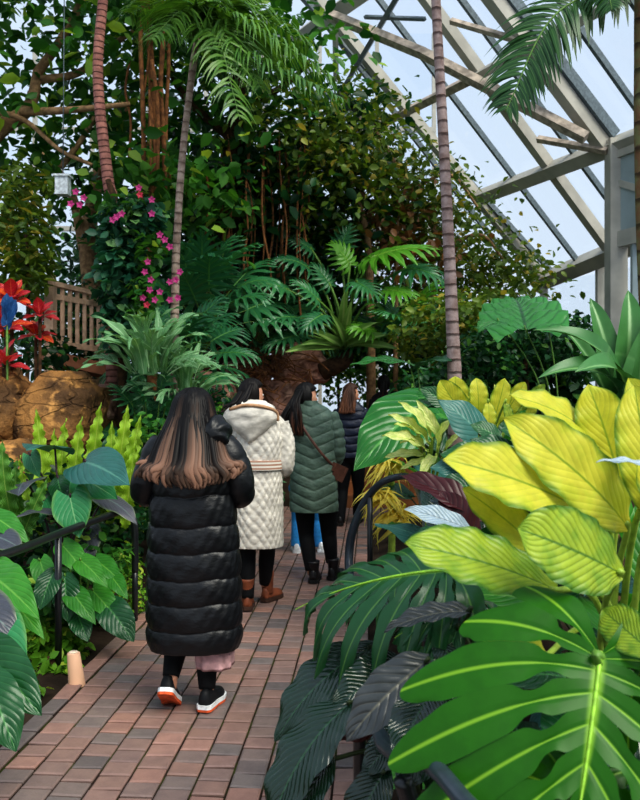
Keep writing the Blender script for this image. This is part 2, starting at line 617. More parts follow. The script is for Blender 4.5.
M['stem_dark'] = plain('stem_dark', (48, 62, 32), .5, .4)
M['stem_purple'] = plain('stem_purple', (58, 36, 44), .45, .4)
M['stem_yellow'] = plain('stem_yellow', (150, 175, 70), .45, .4)
M['bark_tan'] = barkmat('bark_tan', (176, 142, 104), (126, 98, 72))
M['bark_brown'] = barkmat('bark_brown', (92, 66, 44), (46, 34, 26))
M['root_brown'] = barkmat('root_brown', (160, 108, 66), (100, 66, 44))
M['palm_red'] = barkmat('palm_bark_red', (176, 124, 112), (134, 92, 84), 15.0, (84, 58, 54))
M['palm_slim'] = barkmat('palm_bark_slim', (196, 174, 160), (156, 132, 118), 9.0, (126, 106, 94))
M['palm_grey'] = barkmat('palm_bark_grey', (176, 156, 152), (138, 116, 110), 11.0, (92, 70, 64))
M['palm_green'] = barkmat('palm_bark_green', (126, 128, 88), (130, 96, 70), 6.0)

# rocks
def rockmat(name, a, b, c):
    t = NT(name)
    n1 = t.noise(2.2, 6); n2 = t.noise(7, 5)
    col = t.mix(t.rng(n1, .35, .6), lin(a), lin(b))
    col = t.mix(t.rng(n2, .52, .7), col, lin(c))
    v = t.n('TexVoronoi', feature='DISTANCE_TO_EDGE'); v.inputs['Scale'].default_value = 1.5
    mp = t.n('Mapping', {'Vector': t.obj()}); mp.inputs['Scale'].default_value = (1, 1, 2.2)
    nd = t.n('TexNoise', {'Vector': mp.outputs[0], 'Scale': 1.6}); ad = t.n('VectorMath', {0: mp.outputs[0], 1: nd.outputs['Color']}, operation='ADD')
    t.t.links.new(ad.outputs[0], v.inputs['Vector'])
    crack = t.rng(v.outputs[0], 0, .035, 1, 0)
    col = t.mix(t.mth('MULTIPLY', crack, .22), col, (.01, .008, .006, 1))
    return t.done(t.bsdf(col, .85, .2, 0, t.bump(t.mth('SUBTRACT', n2, t.mth('MULTIPLY', crack, .25)), .9, .08)))
M['rock'] = rockmat('rock', (164, 120, 70), (92, 68, 46), (194, 146, 88))
M['rock_pink'] = rockmat('rock_pink', (206, 156, 138), (140, 104, 90), (214, 172, 152))

# brick paver path
def pathmat():
    t = NT('brick_paver')
    v = t.var()
    r = t.n('ValToRGB', {0: v})
    el = r.color_ramp.elements
    cols = [(112, 102, 100), (146, 120, 112), (158, 122, 110), (122, 112, 109), (150, 120, 109), (134, 112, 107), (166, 130, 118)]
    el[0].position = 0; el[0].color = lin(cols[0]); el[1].position = 1; el[1].color = lin(cols[-1])
    for i in range(1, len(cols) - 1):
        e = el.new(i / (len(cols) - 1)); e.color = lin(cols[i])
    n = t.noise(11, 5); n2 = t.noise(120, 3)
    col = t.mix(t.rng(n, .3, .75, .0, .45), r.outputs[0], t.mix(1.0, r.outputs[0], (.5, .5, .54, 1), 'MULTIPLY'))
    col = t.mix(t.rng(n2, .3, .7, 0, .25), col, t.mix(1.0, col, (1.3, 1.25, 1.2, 1), 'MULTIPLY'))
    return t.done(t.bsdf(col, t.rng(n, .3, .7, .42, .62), .45, 0, t.bump(n2, .35, .004)))
M['brick'] = pathmat()
t = NT('joint_sand'); n = t.noise(5, 5)
M['joint'] = t.done(t.bsdf(t.mix(t.rng(n, .45, .62), lin((50, 40, 34)), lin((64, 70, 32))), .95, .1))

# ================================================================== GROUND
def xl(y): return -1.36 + .064 * (y - 3.41)
def xr(y): return xl(y) + 1.44 + .5 * sm(y, 9, 11)

def hgt(x, y):
    x = np.asarray(x, float); y = np.asarray(y, float)
    l = xl(y); r = xr(y)
    h = .12 * sm(l - x, .12, 1.0) + .22 * sm(x - r, .15, .9) - .05
    h = h + 1.25 * sm(l - x, .5, 1.9) * sm(y, 6.8, 8.8)
    back = sm(y, 11.0, 13.2) * sm(.1 - x, -.1, 1.0)
    h = np.where(back > 0, np.maximum(h, 1.7 * back), h)
    h = h + .9 * sm(x - r, .5, 2.5) * sm(y, 6, 9)
    return h
gx = np.linspace(-12, 9, 106); gy = np.linspace(-2, 24, 131)
GX, GY = np.meshgrid(gx, gy, indexing='ij')
GZ = hgt(GX, GY)
V = np.stack([GX.ravel(), GY.ravel(), GZ.ravel()], 1)
g = bpy.data.objects.new('ground', mesh_arrays('ground', V, grid_faces(106, 131)[:, ::-1], None, None, [M['soil']]))
COL.objects.link(g); tag(g, kind='structure')

# path: bed + pavers (one surface)
mb = MB()
ys = np.linspace(.2, 11.6, 40)
V = np.concatenate([np.stack([xl(ys) - .06, ys, ys * 0 - .012], 1), np.stack([xr(ys) + .02, ys, ys * 0 - .012], 1)])
mb.add(V, [(i, i + 40, i + 41, i + 1) for i in range(39)], None, .5, 1)
rs = np.random.default_rng(3)
BW, BL = .142, .118
def paver(cx, y, wx, ly, var, dz=0.0, ang=0.0):
    gp, ch = .005, .008
    ox, oy = wx / 2 - gp, ly / 2 - gp
    ix, iy = ox - ch, oy - ch
    tilt = rs.normal(0, .0015, 2)
    base = np.array([[-ox, -oy, -.012], [ox, -oy, -.012], [ox, oy, -.012], [-ox, oy, -.012],
                     [-ox, -oy, -.005], [ox, -oy, -.005], [ox, oy, -.005], [-ox, oy, -.005],
                     [-ix, -iy, 0], [ix, -iy, 0], [ix, iy, 0], [-ix, iy, 0]])
    base[:, 2] += dz + base[:, 0] * tilt[0] * 10 + base[:, 1] * tilt[1] * 10
    a = math.atan(.064) + ang
    X = base[:, 0] * math.cos(a) + base[:, 1] * math.sin(a) + cx
    Y = -base[:, 0] * math.sin(a) + base[:, 1] * math.cos(a) + y
    V = np.stack([X, Y, base[:, 2]], 1)
    F = [(0, 1, 5, 4), (1, 2, 6, 5), (2, 3, 7, 6), (3, 0, 4, 7), (4, 5, 9, 8), (5, 6, 10, 9), (6, 7, 11, 10), (7, 4, 8, 11), (8, 9, 10, 11)]
    mb.add(V, F, None, var, 0)
for c in range(0, 14):
    y = .3 + (c % 2) * BL / 2 + rs.uniform(0, .02)
    while y < 11.4:
        x = xl(y) + BW * (c + .5)
        if x - BW / 2 < xr(y) - .02:
            paver(x, y, BW, BL, np.clip(rs.normal(.5, .3), 0, 1), rs.normal(0, .0012))
        y += BL
y = .3
while y < 11.4:   # edging course
    paver(xl(y) - .055, y, .10, .2, np.clip(rs.normal(.3, .2), 0, 1), .004)
    y += .2
p = mb.build('path', [M['brick'], M['joint']], smooth=False); tag(p, kind='structure')

# back steps
mb = MB()
t_ = plain('orange_step', (150, 98, 62), .8, .2, 0, 4, .3, .3, 40)
for i in range(4):
    mb.add(*bbox((-.25, 11.0 + .38 * i, -.05), (2.2, 11.40 + .38 * i + (1.5 if i == 3 else 0), .155 * (i + 1))))
s = mb.build('floor_steps', t_, smooth=False); tag(s, kind='structure')

# ================================================================== GLASSHOUSE
RN = np.array([1.088, .435, 1.16]); RN /= np.linalg.norm(RN)
RP = P(580, 270, 14.0)
RU = unit([1, .4, -1.088]); RV = unit([-.4, 1, 0])
def onroof(px, py, off=0.0):
    d0 = np.array([(px - 320) / FPX, 1, -(py - HZ) / FPX])
    C = np.array([0, 0, CH])
    t = np.dot(RN, RP + RN * off - C) / np.dot(RN, d0)
    return C + d0 * t
roof = bpy.data.objects.new('ceiling', None); COL.objects.link(roof); tag(roof, kind='structure')
t = NT('roof_glass')
tr = t.n('BsdfTransparent', {'Color': (.97, .985, 1, 1)}).outputs[0]
gl = t.n('BsdfGlossy', {'Color': (1, 1, 1, 1), 'Roughness': .03}).outputs[0]
M['glass'] = t.done(t.n('MixShader', {0: .05, 1: tr, 2: gl}).outputs[0])
mb = MB()
a, b = RP + RV * -16, RP + RV * 14
V = []
for i in range(13):
    for j in range(11):
        V.append(a + (b - a) * i / 12 - RU * 14 * j / 10 + RN * .16)
mb.add(V, grid_faces(13, 11))
mb.build('glass', M['glass'], roof, smooth=False)
def rb(name, p0, p1, w, h, mat, off=0.0):
    V, F = beam(onroof(*p0, off), onroof(*p1, off), w, h, RN)
    return MB().add(V, F).build(name, mat, roof, smooth=False)
G, D_, Rr = M['steel_paint'], M['steel_dark'], M['steel_rust']
rb('rafter', (250, -85), (541, 276), .15, .16, G)
rb('rafter', (411, -22), (609, 248), .15, .16, G)
rb('rafter', (462, -42), (606, 150), .18, .18, G, -.10)
rb('rafter', (486, -32), (613, 136), .17, .16, D_, .08)
rb('purlin', (478, 198), (660, 129), .20, .22, G, -.05)
rb('eave_beam', (538, 283), (660, 233), .24, .3, G)
rb('truss_pipe', (330, 15), (422, 53), .13, .13, Rr, -.4)
rb('truss_pipe', (420, 52), (586, 138), .13, .13, Rr, -.4)
rb('purlin', (360, 135), (470, 80), .12, .14, Rr, -.1)
rb('purlin', (470, 80), (640, -12), .12, .14, G, -.1)
rb('truss_rod', (451, 21), (520, 41), .07, .07, Rr, -.2)
rb('truss_rod', (538, 139), (607, 151), .08, .08, Rr, -.2)
rb('truss_rod', (335, 15), (336, 80), .07, .07, G, -.2)
rb('truss_rod', (398, -4), (346, 84), .07, .07, D_, -.2)
rb('truss_rod', (365, 17), (425, 19), .05, .05, D_, -.2)
rb('purlin', (280, 52), (370, -12), .24, .24, G, -.05)
rb('truss_pipe', (340, 90), (402, 172), .14, .14, Rr, -.3)
for q0, q1 in (((349, -40), (579, 263)), ((425, -50), (607, 198)), ((530, -42), (660, 141)), ((300, -5), (551, 271)), ((290, -22), (511, 262)),
               ((215, -40), (470, 262)), ((120, -60), (430, 290)), ((30, -60), (380, 320)), ((590, -60), (680, 70))):
    rb('mullion', q0, q1, .055, .09, D_, .06)
# corner post and upright wall under the roof
wr_ = bpy.data.objects.new('wall_right', None); COL.objects.link(wr_); tag(wr_, kind='structure')
c0 = onroof(616, 150, -.1); c0[2] = 0
dirw = unit([.4, -1, 0])
MB().add(*beam(c0 + [0, 0, 0], c0 + [0, 0, onroof(616, 140)[2]], .24, .24, (0, 1, 0))).build('corner_post', G, wr_, smooth=False)
zt = CH + (390 - 240) / FPX * c0[1]; zt2 = CH + (390 - 160) / FPX * c0[1]
for za, zb, m, nm in ((zt - .12, zt + .1, G, 'cross_beam'), (zt2, zt2 + .1, G, 'cross_beam'), (.9, 1.02, G, 'cross_beam')):
    MB().add(*beam(c0 + dirw * .1 + [0, 0, (za + zb) / 2], c0 + dirw * 5 + [0, 0, (za + zb) / 2], .14, zb - za, (0, 0, 1))).build(nm, m, wr_, smooth=False)
MB().add(*beam(c0 + dirw * .1 + [0, 0, (zt + zt2) / 2], c0 + dirw * 5 + [0, 0, (zt + zt2) / 2], .05, zt2 - zt, (0, 0, 1))).build('panel', M['panel_grey'], wr_, smooth=False)
MB().add(*beam(c0 + dirw * .1 + [0, 0, zt2 - .35], c0 + dirw * 1.6 + [0, 0, zt + .1], .1, .09, (0, 0, 1))).build('brace', G, wr_, smooth=False)
for k in range(0, 5):
    MB().add(*beam(c0 + dirw * (.35 + k * 1.1) + [0, 0, 0], c0 + dirw * (.35 + k * 1.1) + [0, 0, zt], .08, .08, (0, 1, 0))).build('mullion', M['panel_grey'], wr_, smooth=False)
win = MB().add(*beam(c0 + dirw * .35 + [0, 0, (zt + 1) / 2], c0 + dirw * 5 + [0, 0, (zt + 1) / 2], .02, zt - 1.1, (0, 0, 1))).build('window_1', M['glass'], None, smooth=False); tag(win, kind='structure')
MB().add(*beam(c0 + [0, 0, .45], c0 + dirw * 5 + [0, 0, .45], .12, .9, (0, 0, 1))).build('sill_wall', G, wr_, smooth=False)
# outer right glass wall under the eave
e0, e1 = RP + RV * -5, RP + RV * 7
for k in range(9):
    q = e0 + (e1 - e0) * k / 8
    MB().add(*beam((q[0], q[1], 0), q, .12, .12, (0, 1, 0))).build('mullion', G, wr_, smooth=False)
MB().add(*beam(e0 * [1, 1, 0] + [0, 0, .3], e1 * [1, 1, 0] + [0, 0, .3], .15, .7, (0, 0, 1))).build('sill_wall', G, wr_, smooth=False)
MB().add(*beam(e0 * [1, 1, 0] + [0, 0, 2.0], e1 * [1, 1, 0] + [0, 0, 2.0], .02, 3.2, (0, 0, 1))).build('pane', M['glass'], wr_, smooth=False)
# back and left glass walls
wbk = bpy.data.objects.new('wall_back', None); COL.objects.link(wbk); tag(wbk, kind='structure')
MB().add(*bbox((-12, 21.0, 0), (3, 21.15, .8))).build('sill_wall', G, wbk, smooth=False)
MB().add(*bbox((-12, 21.05, .8), (3, 21.07, 11))).build('pane', M['glass'], wbk, smooth=False)
for k in range(11): MB().add(*bbox((-12 + 1.5 * k - .05, 21.0, .8), (-12 + 1.5 * k + .05, 21.12, 11))).build('mullion', G, wbk, smooth=False)
for z in (3.2, 5.8, 8.4): MB().add(*bbox((-12, 20.98, z), (3, 21.1, z + .12))).build('cross_beam', G, wbk, smooth=False)
wl = bpy.data.objects.new('wall_left', None); COL.objects.link(wl); tag(wl, kind='structure')
MB().add(*bbox((-11.2, -2, 0), (-11.05, 21, .8))).build('sill_wall', G, wl, smooth=False)
MB().add(*bbox((-11.12, -2, .8), (-11.1, 21, 11))).build('pane', M['glass'], wl, smooth=False)
for k in range(12): MB().add(*bbox((-11.2, -2 + 2 * k - .05, .8), (-11.05, -2 + 2 * k + .05, 11))).build('mullion', G, wl, smooth=False)

# ================================================================== RAILS, LIGHT, RAILING, ROCKS
def rail(name, label, pts, r, posts, mat, pr=.02, pmat=None, hook=()):
    t = thing(name, label, 'handrail', (pts[0][0], pts[0][1], 0))
    V, F, uv = tube(spline(pts, 60), r, 14); MB().add(V, F, uv).build('rail', mat, t)
    for q in posts:
        V, F, uv = tube([(q[0], q[1], -.05), (q[0], q[1], q[2])], pr, 12); MB().add(V, F, uv).build('post', pmat or M['black_metal'], t)
    for q in hook:
        V, F, uv = tube(spline([(q[0], q[1], -.05), (q[0], q[1], .35), (q[0], q[1], .66), (q[0] + .01, q[1], .70), (q[2], q[1], .77)], 24), pr, 12); MB().add(V, F, uv).build('post', M['black_metal'], t)
    return t
A = lambda px, py, d: tuple(P(px, py, d))
e1 = P(113, 514, 5.5); e2 = P(134, 522, 5.62)
LR = [(-1.75, 2.2, .90), A(0, 556, 3.95), A(58, 534, 4.75), tuple(e1), tuple(P(126, 512, 5.62)), tuple(e2), tuple(P(135, 545, 5.62)), tuple(P(135, 572, 5.62))]
def railz(pts, y):
    s = spline(pts, 200); i = np.argmin(np.abs(s[:160, 1] - y)); return s[i]
q1 = railz(LR, 4.75); 
rail('handrail', 'black metal handrail along the left edge of the brick path', LR, .024, [tuple(q1), (q1[0] - .2, 2.9, .86), (P(135, 560, 5.62)[0], 5.62, .45)], M['black_metal'], .021)
RR = [tuple(P(505, 842, 1.25)), tuple(P(466, 803, 1.40)), tuple(P(428, 762, 1.60)), (.15, 1.98, .76), (.2, 2.6, .78), (.34, 3.2, .82), (.56, 4.2, .90), A(412, 479, 5.7), A(385, 481, 6.0), A(366, 500, 6.2), A(353, 530, 6.25), A(349, 556, 6.25), A(351, 580, 6.1), A(362, 596, 5.9)]
rail('handrail', 'right handrail of grey and black pipe curling down beside the yellow grass clump', RR, [.017, .018, .02, .022, .024, .028, .034, .034, .034], [(P(370, 500, 6.1)[0], 6.1, .80), (.56, 4.2, .90)], M['rail_grey'], .021, hook=[(.125, 2.5, .195), (.155, 1.98, .17), (.19, 1.75, .18)])

# small tapered path light
pl = thing('path_light', 'small pale peach tapered cup standing at the left path edge by the rail post', 'path light', P(77, 683, 4.42) * [1, 1, 0])
b0 = np.array(pl.location) + [0, 0, -.03]
V, F, uv = tube([b0, b0 + [0, 0, .02], b0 + [-.02, 0, .195], b0 + [-.02, 0, .20]], [.046, .046, .035, .031], 20)
MB().add(V, F, uv).build('cover', plain('peach_plastic', (232, 188, 156), .5, .4, 0, 4, .08), pl)
V, F, uv = tube([b0 + [-.02, 0, .2005], b0 + [-.02, 0, .206]], [.026, .022], 20)
MB().add(V, F, uv).build('cap', plain('cream_cap', (240, 214, 190), .5, .4), pl)

# wooden railing on the raised walk
wt_ = thing('wooden_railing', 'grey brown wooden railing with square balusters on the raised walk at left', 'railing', P(80, 352, 10.0))
d = 10.0
top0, top1 = P(50, 283, d), P(104, 296, d + .9)
for s_, e_, w_, h_, nm in ((top0, top1, .09, .06, 'handrail'), (top0 - [0, 0, .16], top1 - [0, 0, .13], .05, .07, 'rail'), (P(52, 343, d), P(104, 350, d + .9), .05, .07, 'rail')):
    MB().add(*beam(s_, e_, w_, h_, (0, 0, 1))).build(nm, M['timber'], wt_, smooth=False)
for k in range(7):
    f = (k + .6) / 7.4
    a_ = top0 * (1 - f) + top1 * f; b_ = P(52, 343, d) * (1 - f) + P(104, 350, d + .9) * f
    MB().add(*beam((a_[0], a_[1], b_[2]), a_, .045, .045, (0, 1, 0))).build('baluster', M['timber'], wt_, smooth=False)
for q in (top0, top1):
    MB().add(*beam((q[0], q[1], 1.0), (q[0], q[1], q[2] + .1), .11, .11, (0, 1, 0))).build('post', M['timber'], wt_, smooth=False)
dk = MB().add(*beam(P(48, 358, 10.0), P(108, 372, 10.9), .3, .16, (0, 0, 1))).build('timber_edging', M['terracotta'], smooth=False)
tag(dk, 'brown timber edge beam below the wooden railing', 'beam')
for q in (0.15, .5, .85):
    pass

def rock(name, label, c, r, mat, seed, group=None, sub=36):
    th = np.linspace(0, PI, sub); ph = np.linspace(0, 2 * PI, sub * 2, endpoint=False)
    T, Ph = np.meshgrid(th, ph, indexing='ij')
    D = np.stack([np.sin(T) * np.cos(Ph), np.sin(T) * np.sin(Ph), np.cos(T)], -1).reshape(-1, 3)
    D2 = np.sign(D) * np.abs(D) ** .75
    k = 1 + .16 * vnoise(D, 1.6, seed) + .07 * vnoise(D, 4, seed + 1) + .03 * vnoise(D, 10, seed + 2)
    V = np.asarray(c) + D2 * k[:, None] * np.asarray(r) * .92
    o = bpy.data.objects.new(name, mesh_arrays(name, V - np.asarray(c), grid_faces(sub, sub * 2, True)[:, ::-1], None, None, [mat]))
    o.location = [float(v) for v in c]
    COL.objects.link(o); tag(o, label, 'rock', group)
    return o
def rk(px, py, d, rx, ry, rd, label, mat, seed):
    k = d / FPX
    return rock('boulder', label, P(px, py, d), (rx * k, rd, ry * k), mat, seed)
rk(62, 418, 8.2, 48, 48, .6, 'large tan and brown boulder below the wooden railing', M['rock'], 1)
rk(0, 415, 8.1, 36, 50, .6, 'dark brown boulder at the left edge under the red leaved plant', M['rock'], 2)
rk(18, 470, 7.4, 30, 34, .5, 'lower brown boulder behind the bright green ferns', M['rock'], 3)
rk(100, 405, 8.6, 24, 20, .4, 'grey brown stone tucked right of the large tan boulder', M['rock_pink'], 4)
rk(248, 374, 12.4, 26, 18, .5, 'pinkish brown rock behind the head of the woman in white', M['rock_pink'], 5)
rk(298, 366, 12.6, 34, 22, .6, 'broad pinkish rock under the big philodendron', M['rock_pink'], 6)
rk(285, 400, 12.3, 34, 22, .5, 'dim brown rock between the white and the green coat', M['rock_pink'], 7)
rk(215, 395, 11.6, 24, 24, .5, 'dim rock left of the woman in white', M['rock_pink'], 8)

# tangle of dry vines on the rocks
tg = thing('dry_vine', 'tangle of bare brown vines lying over the pinkish rocks', 'vine', P(262, 375, 11.9))
rs = np.random.default_rng(11)
mb = MB()
for k in range(46):
    p0 = P(rs.uniform(235, 290), rs.uniform(352, 372), 11.75 + rs.uniform(-.15, .1))
    pts = [p0]
    for q in range(4): pts.append(pts[-1] + np.array([rs.normal(0, .22), rs.normal(0, .05), rs.normal(-.04, .12)]))
    V, F, uv = tube(spline(pts, 16), .009, 5, False); mb.add(V, F, uv)
mb.build('stem', M['root_brown'], tg)

# hanging lantern
ln = thing('lantern', 'small white box lantern hanging on a wire among the trees upper left', 'lantern', P(63, 186, 9.5))
c = P(63, 186, 9.5)
white = plain('lantern_white', (212, 218, 220), .5, .4)
MB().add(*bbox(c - [.075, .07, .11], c + [.075, .07, .10])).build('body', white, ln, smooth=False)
MB().add(*bbox(c + [-.095, -.09, .10], c + [.095, .09, .125])).build('lid', white, ln, smooth=False)
V, F, uv = tube([c + [0, 0, .12], c + [0, .05, 2.4]], .006, 6); MB().add(V, F, uv).build('wire', M['steel_dark'], ln)
# ================================================================== LEAF MATERIALS
L = {}
L['mon'] = leafmat('monstera_leaf', (36, 98, 14), (54, 120, 20), (150, 198, 60), .7, fan=True, rough=.36, trans=.25, bump=.15, spec=.28)
L['mon_mid'] = plain('monstera_midrib', (150, 196, 66), .4, .4)
L['mond'] = leafmat('dark_monstera_leaf', (30, 84, 48), (46, 106, 56), (120, 165, 80), .5, fan=True, rough=.3, trans=.15, bump=.2)
L['sel'] = leafmat('split_philodendron_leaf', (34, 98, 68), (70, 140, 84), (104, 165, 80), .5, fan=True, rough=.35, trans=.22)
L['selb'] = leafmat('bright_split_leaf', (84, 150, 44), (112, 176, 52), (150, 196, 80), .5, fan=True, rough=.4, trans=.3)
L['dief'] = leafmat('yellow_dieffenbachia_leaf', (198, 196, 54), (216, 210, 84), (140, 160, 44), .26, edge=(70, 122, 34), edgeamt=.8, nveins=12, slant=.75, vw=.10, mid=.035, rough=.42, trans=.28, mottle=(176, 194, 58), mottleamt=.45, mscale=5, bump=.15, spec=.3)
L['diefg'] = leafmat('lime_dieffenbachia_leaf', (150, 176, 50), (186, 200, 70), (90, 128, 40), .4, edge=(62, 112, 34), edgeamt=.9, nveins=13, slant=.75, vw=.16, mid=.035, rough=.4, trans=.28, mottle=(104, 150, 48), mottleamt=.6, mscale=5, bump=.3)
L['cream'] = leafmat('cream_variegated_leaf', (222, 228, 140), (236, 238, 170), (180, 200, 90), .4, edge=(130, 172, 60), edgeamt=.8, nveins=8, rough=.4, trans=.3, mottle=(140, 180, 70), mottleamt=.4)
L['gloss'] = leafmat('glossy_dark_leaf', (10, 38, 24), (18, 54, 32), (40, 78, 46), .2, nveins=15, slant=.6, vw=.2, mid=.04, rough=.2, trans=.05, bump=.35, spec=.8, back=(84, 40, 34))
L['purple'] = leafmat('purple_grey_leaf', (58, 62, 66), (74, 78, 80), (110, 108, 96), .35, nveins=9, rough=.3, trans=.08, bump=.4, back=(96, 44, 48))
L['wine'] = leafmat('wine_red_leaf', (60, 16, 22), (84, 22, 28), (50, 20, 24), .4, nveins=9, rough=.4, trans=.2)
L['silver'] = leafmat('silver_leaf', (140, 160, 176), (170, 186, 198), (104, 120, 130), .5, nveins=12, rough=.35, trans=.08)
L['ear'] = leafmat('elephant_ear_leaf', (46, 128, 84), (66, 148, 88), (128, 178, 124), .4, nveins=7, slant=1.1, vw=.08, mid=.03, rough=.35, trans=.2, edge=(120, 160, 80), edgeamt=.5)
L['earblue'] = leafmat('blue_green_ear_leaf', (44, 96, 92), (62, 116, 106), (84, 134, 120), .3, nveins=7, slant=1.1, vw=.1, rough=.35, trans=.12)
L['eardark'] = leafmat('dusky_ear_leaf', (66, 72, 84), (84, 82, 92), (96, 110, 110), .3, nveins=7, slant=1.1, vw=.1, rough=.35, trans=.1, edge=(120, 140, 90), edgeamt=.5)
L['taro'] = leafmat('broad_green_leaf', (52, 130, 44), (84, 160, 54), (112, 172, 74), .4, nveins=8, slant=.8, vw=.12, rough=.38, trans=.28)
L['deep'] = leafmat('deep_green_leaf', (24, 74, 44), (40, 98, 50), (70, 128, 70), .35, nveins=9, slant=.7, vw=.12, rough=.3, trans=.14)
L['fern'] = leafmat('bright_fern_leaf', (146, 190, 44), (176, 212, 60), (206, 226, 110), .5, nveins=22, slant=.5, vw=.3, mid=.06, rough=.45, trans=.35, bump=.5)
L['fernd'] = leafmat('mid_fern_leaf', (70, 130, 48), (98, 156, 56), (150, 186, 90), .5, nveins=22, slant=.5, vw=.3, mid=.06, rough=.45, trans=.3, bump=.5)
L['agave'] = leafmat('strap_leaf', (54, 108, 56), (82, 138, 72), (120, 164, 104), .25, nveins=2, slant=0, vw=.05, mid=.12, rough=.35, trans=.15)
L['alo'] = leafmat('giant_alocasia_leaf', (60, 140, 62), (84, 164, 80), (36, 96, 44), .5, nveins=9, slant=.9, vw=.22, mid=.04, rough=.32, trans=.25, bump=.6)
L['red'] = leafmat('red_croton_leaf', (170, 22, 48), (214, 54, 70), (226, 110, 80), .35, nveins=7, rough=.35, trans=.25)
L['orange'] = leafmat('orange_croton_leaf', (220, 90, 36), (206, 40, 48), (240, 180, 70), .4, nveins=7, rough=.35, trans=.25)
L['stag'] = leafmat('grey_green_strap_leaf', (100, 154, 104), (142, 188, 134), (176, 208, 168), .3, nveins=3, mid=.08, rough=.5, trans=.25)
L['blue'] = leafmat('blue_bract', (44, 84, 150), (40, 110, 170), (70, 130, 190), .3, nveins=4, rough=.4)
L['ygrass'] = leafmat('yellow_thread_leaf', (252, 232, 112), (244, 226, 100), (250, 236, 140), .2, nveins=2, rough=.5, trans=.35)
L['palm'] = leafmat('palm_leaflet', (62, 112, 40), (104, 148, 52), (130, 170, 80), .1, nveins=1, mid=.1, rough=.35, trans=.25)
L['palmd'] = leafmat('dark_palm_leaflet', (36, 76, 40), (60, 104, 50), (90, 130, 70), .1, nveins=1, mid=.1, rough=.35, trans=.25)
L['magenta'] = leafmat('magenta_petal', (196, 40, 130), (224, 70, 160), (240, 130, 190), .2, nveins=3, rough=.5, trans=.35)
L['redflower'] = leafmat('crimson_petal', (206, 30, 70), (226, 60, 96), (240, 120, 130), .2, nveins=3, rough=.5, trans=.35)

Fm = {}
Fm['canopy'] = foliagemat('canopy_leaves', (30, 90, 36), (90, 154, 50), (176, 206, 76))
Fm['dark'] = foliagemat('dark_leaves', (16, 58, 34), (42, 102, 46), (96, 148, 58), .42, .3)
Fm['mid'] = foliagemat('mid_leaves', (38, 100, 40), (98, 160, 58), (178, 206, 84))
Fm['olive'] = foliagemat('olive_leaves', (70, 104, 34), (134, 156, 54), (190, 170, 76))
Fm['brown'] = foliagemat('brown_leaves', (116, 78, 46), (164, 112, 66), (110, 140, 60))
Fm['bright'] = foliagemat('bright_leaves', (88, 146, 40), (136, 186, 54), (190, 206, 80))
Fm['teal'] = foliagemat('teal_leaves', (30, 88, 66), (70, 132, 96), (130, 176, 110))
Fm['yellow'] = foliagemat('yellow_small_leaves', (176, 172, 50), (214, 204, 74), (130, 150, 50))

# unit leaf shapes
LENS = [(0, .02), (.1, .11), (.3, .19), (.5, .21), (.7, .175), (.88, .085), (1, .0)]
OVAL = [(0, .05), (.1, .2), (.28, .29), (.5, .3), (.7, .24), (.88, .12), (1, .0)]
HEART = [(0, .22), (.08, .33), (.25, .40), (.45, .36), (.65, .26), (.85, .11), (1, 0)]
ARROW = [(0, .12), (.08, .2), (.25, .26), (.45, .24), (.65, .17), (.85, .08), (1, 0)]
STRAP = [(0, .07), (.2, .085), (.5, .085), (.8, .05), (1, 0)]
BLADE = [(0, .05), (.25, .08), (.55, .085), (.8, .06), (.93, .03), (1, 0)]
OVD = [(0, .03), (.1, .12), (.3, .19), (.5, .21), (.7, .195), (.85, .145), (.95, .075), (1, 0)]
S_ = {}
for k in range(3):
    S_['dief%d' % k] = leaf_mesh('yellow_leaf', OVD, L['dief'], 26, 12, .2, .5 + .2 * k, .5, .018, 5, 0, pleat=.003, np_=13, seed=k)
S_['diefg'] = leaf_mesh('lime_leaf', OVD, L['diefg'], 26, 12, .18, .4, .5, .018, 5, 0, pleat=.003, np_=13, seed=8)
S_['cream'] = leaf_mesh('cream_leaf', LENS, L['cream'], 14, 8, .25, .8, .3, .03, 3, seed=2)
S_['gloss'] = leaf_mesh('glossy_leaf', OVAL, L['gloss'], 26, 12, .2, 1.0, .9, .02, 4, .05, pleat=.006, np_=14, seed=3)
S_['gloss2'] = leaf_mesh('glossy_leaf', OVAL, L['gloss'], 26, 12, .3, .5, .8, .025, 4, .05, pleat=.006, np_=14, seed=4)
S_['purple'] = leaf_mesh('purple_leaf', OVAL, L['purple'], 22, 10, .25, .7, .8, .02, 4, .05, pleat=.005, np_=10, seed=5)
S_['wine'] = leaf_mesh('wine_leaf', LENS, L['wine'], 16, 8, .3, .6, .4, .02, 3, seed=6)
S_['silver'] = leaf_mesh('silver_leaf', LENS, L['silver'], 16, 8, .2, .5, .3, .02, 3, seed=7)
S_['ear'] = leaf_mesh('ear_leaf', HEART, L['ear'], 18, 12, .1, .5, .3, .02, 2, .26, seed=8)
L['earg'] = leafmat('glossy_taro_leaf', (34, 104, 40), (50, 126, 46), (96, 160, 80), .35, nveins=7, slant=1.0, vw=.1, rough=.26, trans=.2, bump=.4)
S_['earg'] = leaf_mesh('taro_leaf', HEART, L['earg'], 18, 12, .1, .6, .4, .02, 3, .24, seed=8, pleat=.01, np_=7)
S_['earblue'] = leaf_mesh('ear_leaf', HEART, L['earblue'], 18, 12, .08, .6, .6, .02, 2, .24, seed=9)
S_['eardark'] = leaf_mesh('ear_leaf', HEART, L['eardark'], 18, 12, .1, .8, .8, .02, 2, .24, seed=10)
S_['taro'] = leaf_mesh('broad_leaf', ARROW, L['taro'], 16, 10, .2, .7, .4, .02, 3, .12, seed=11)
S_['deep'] = leaf_mesh('deep_leaf', OVAL, L['deep'], 18, 10, .2, .8, .5, .02, 3, .08, pleat=.008, np_=9, seed=12)
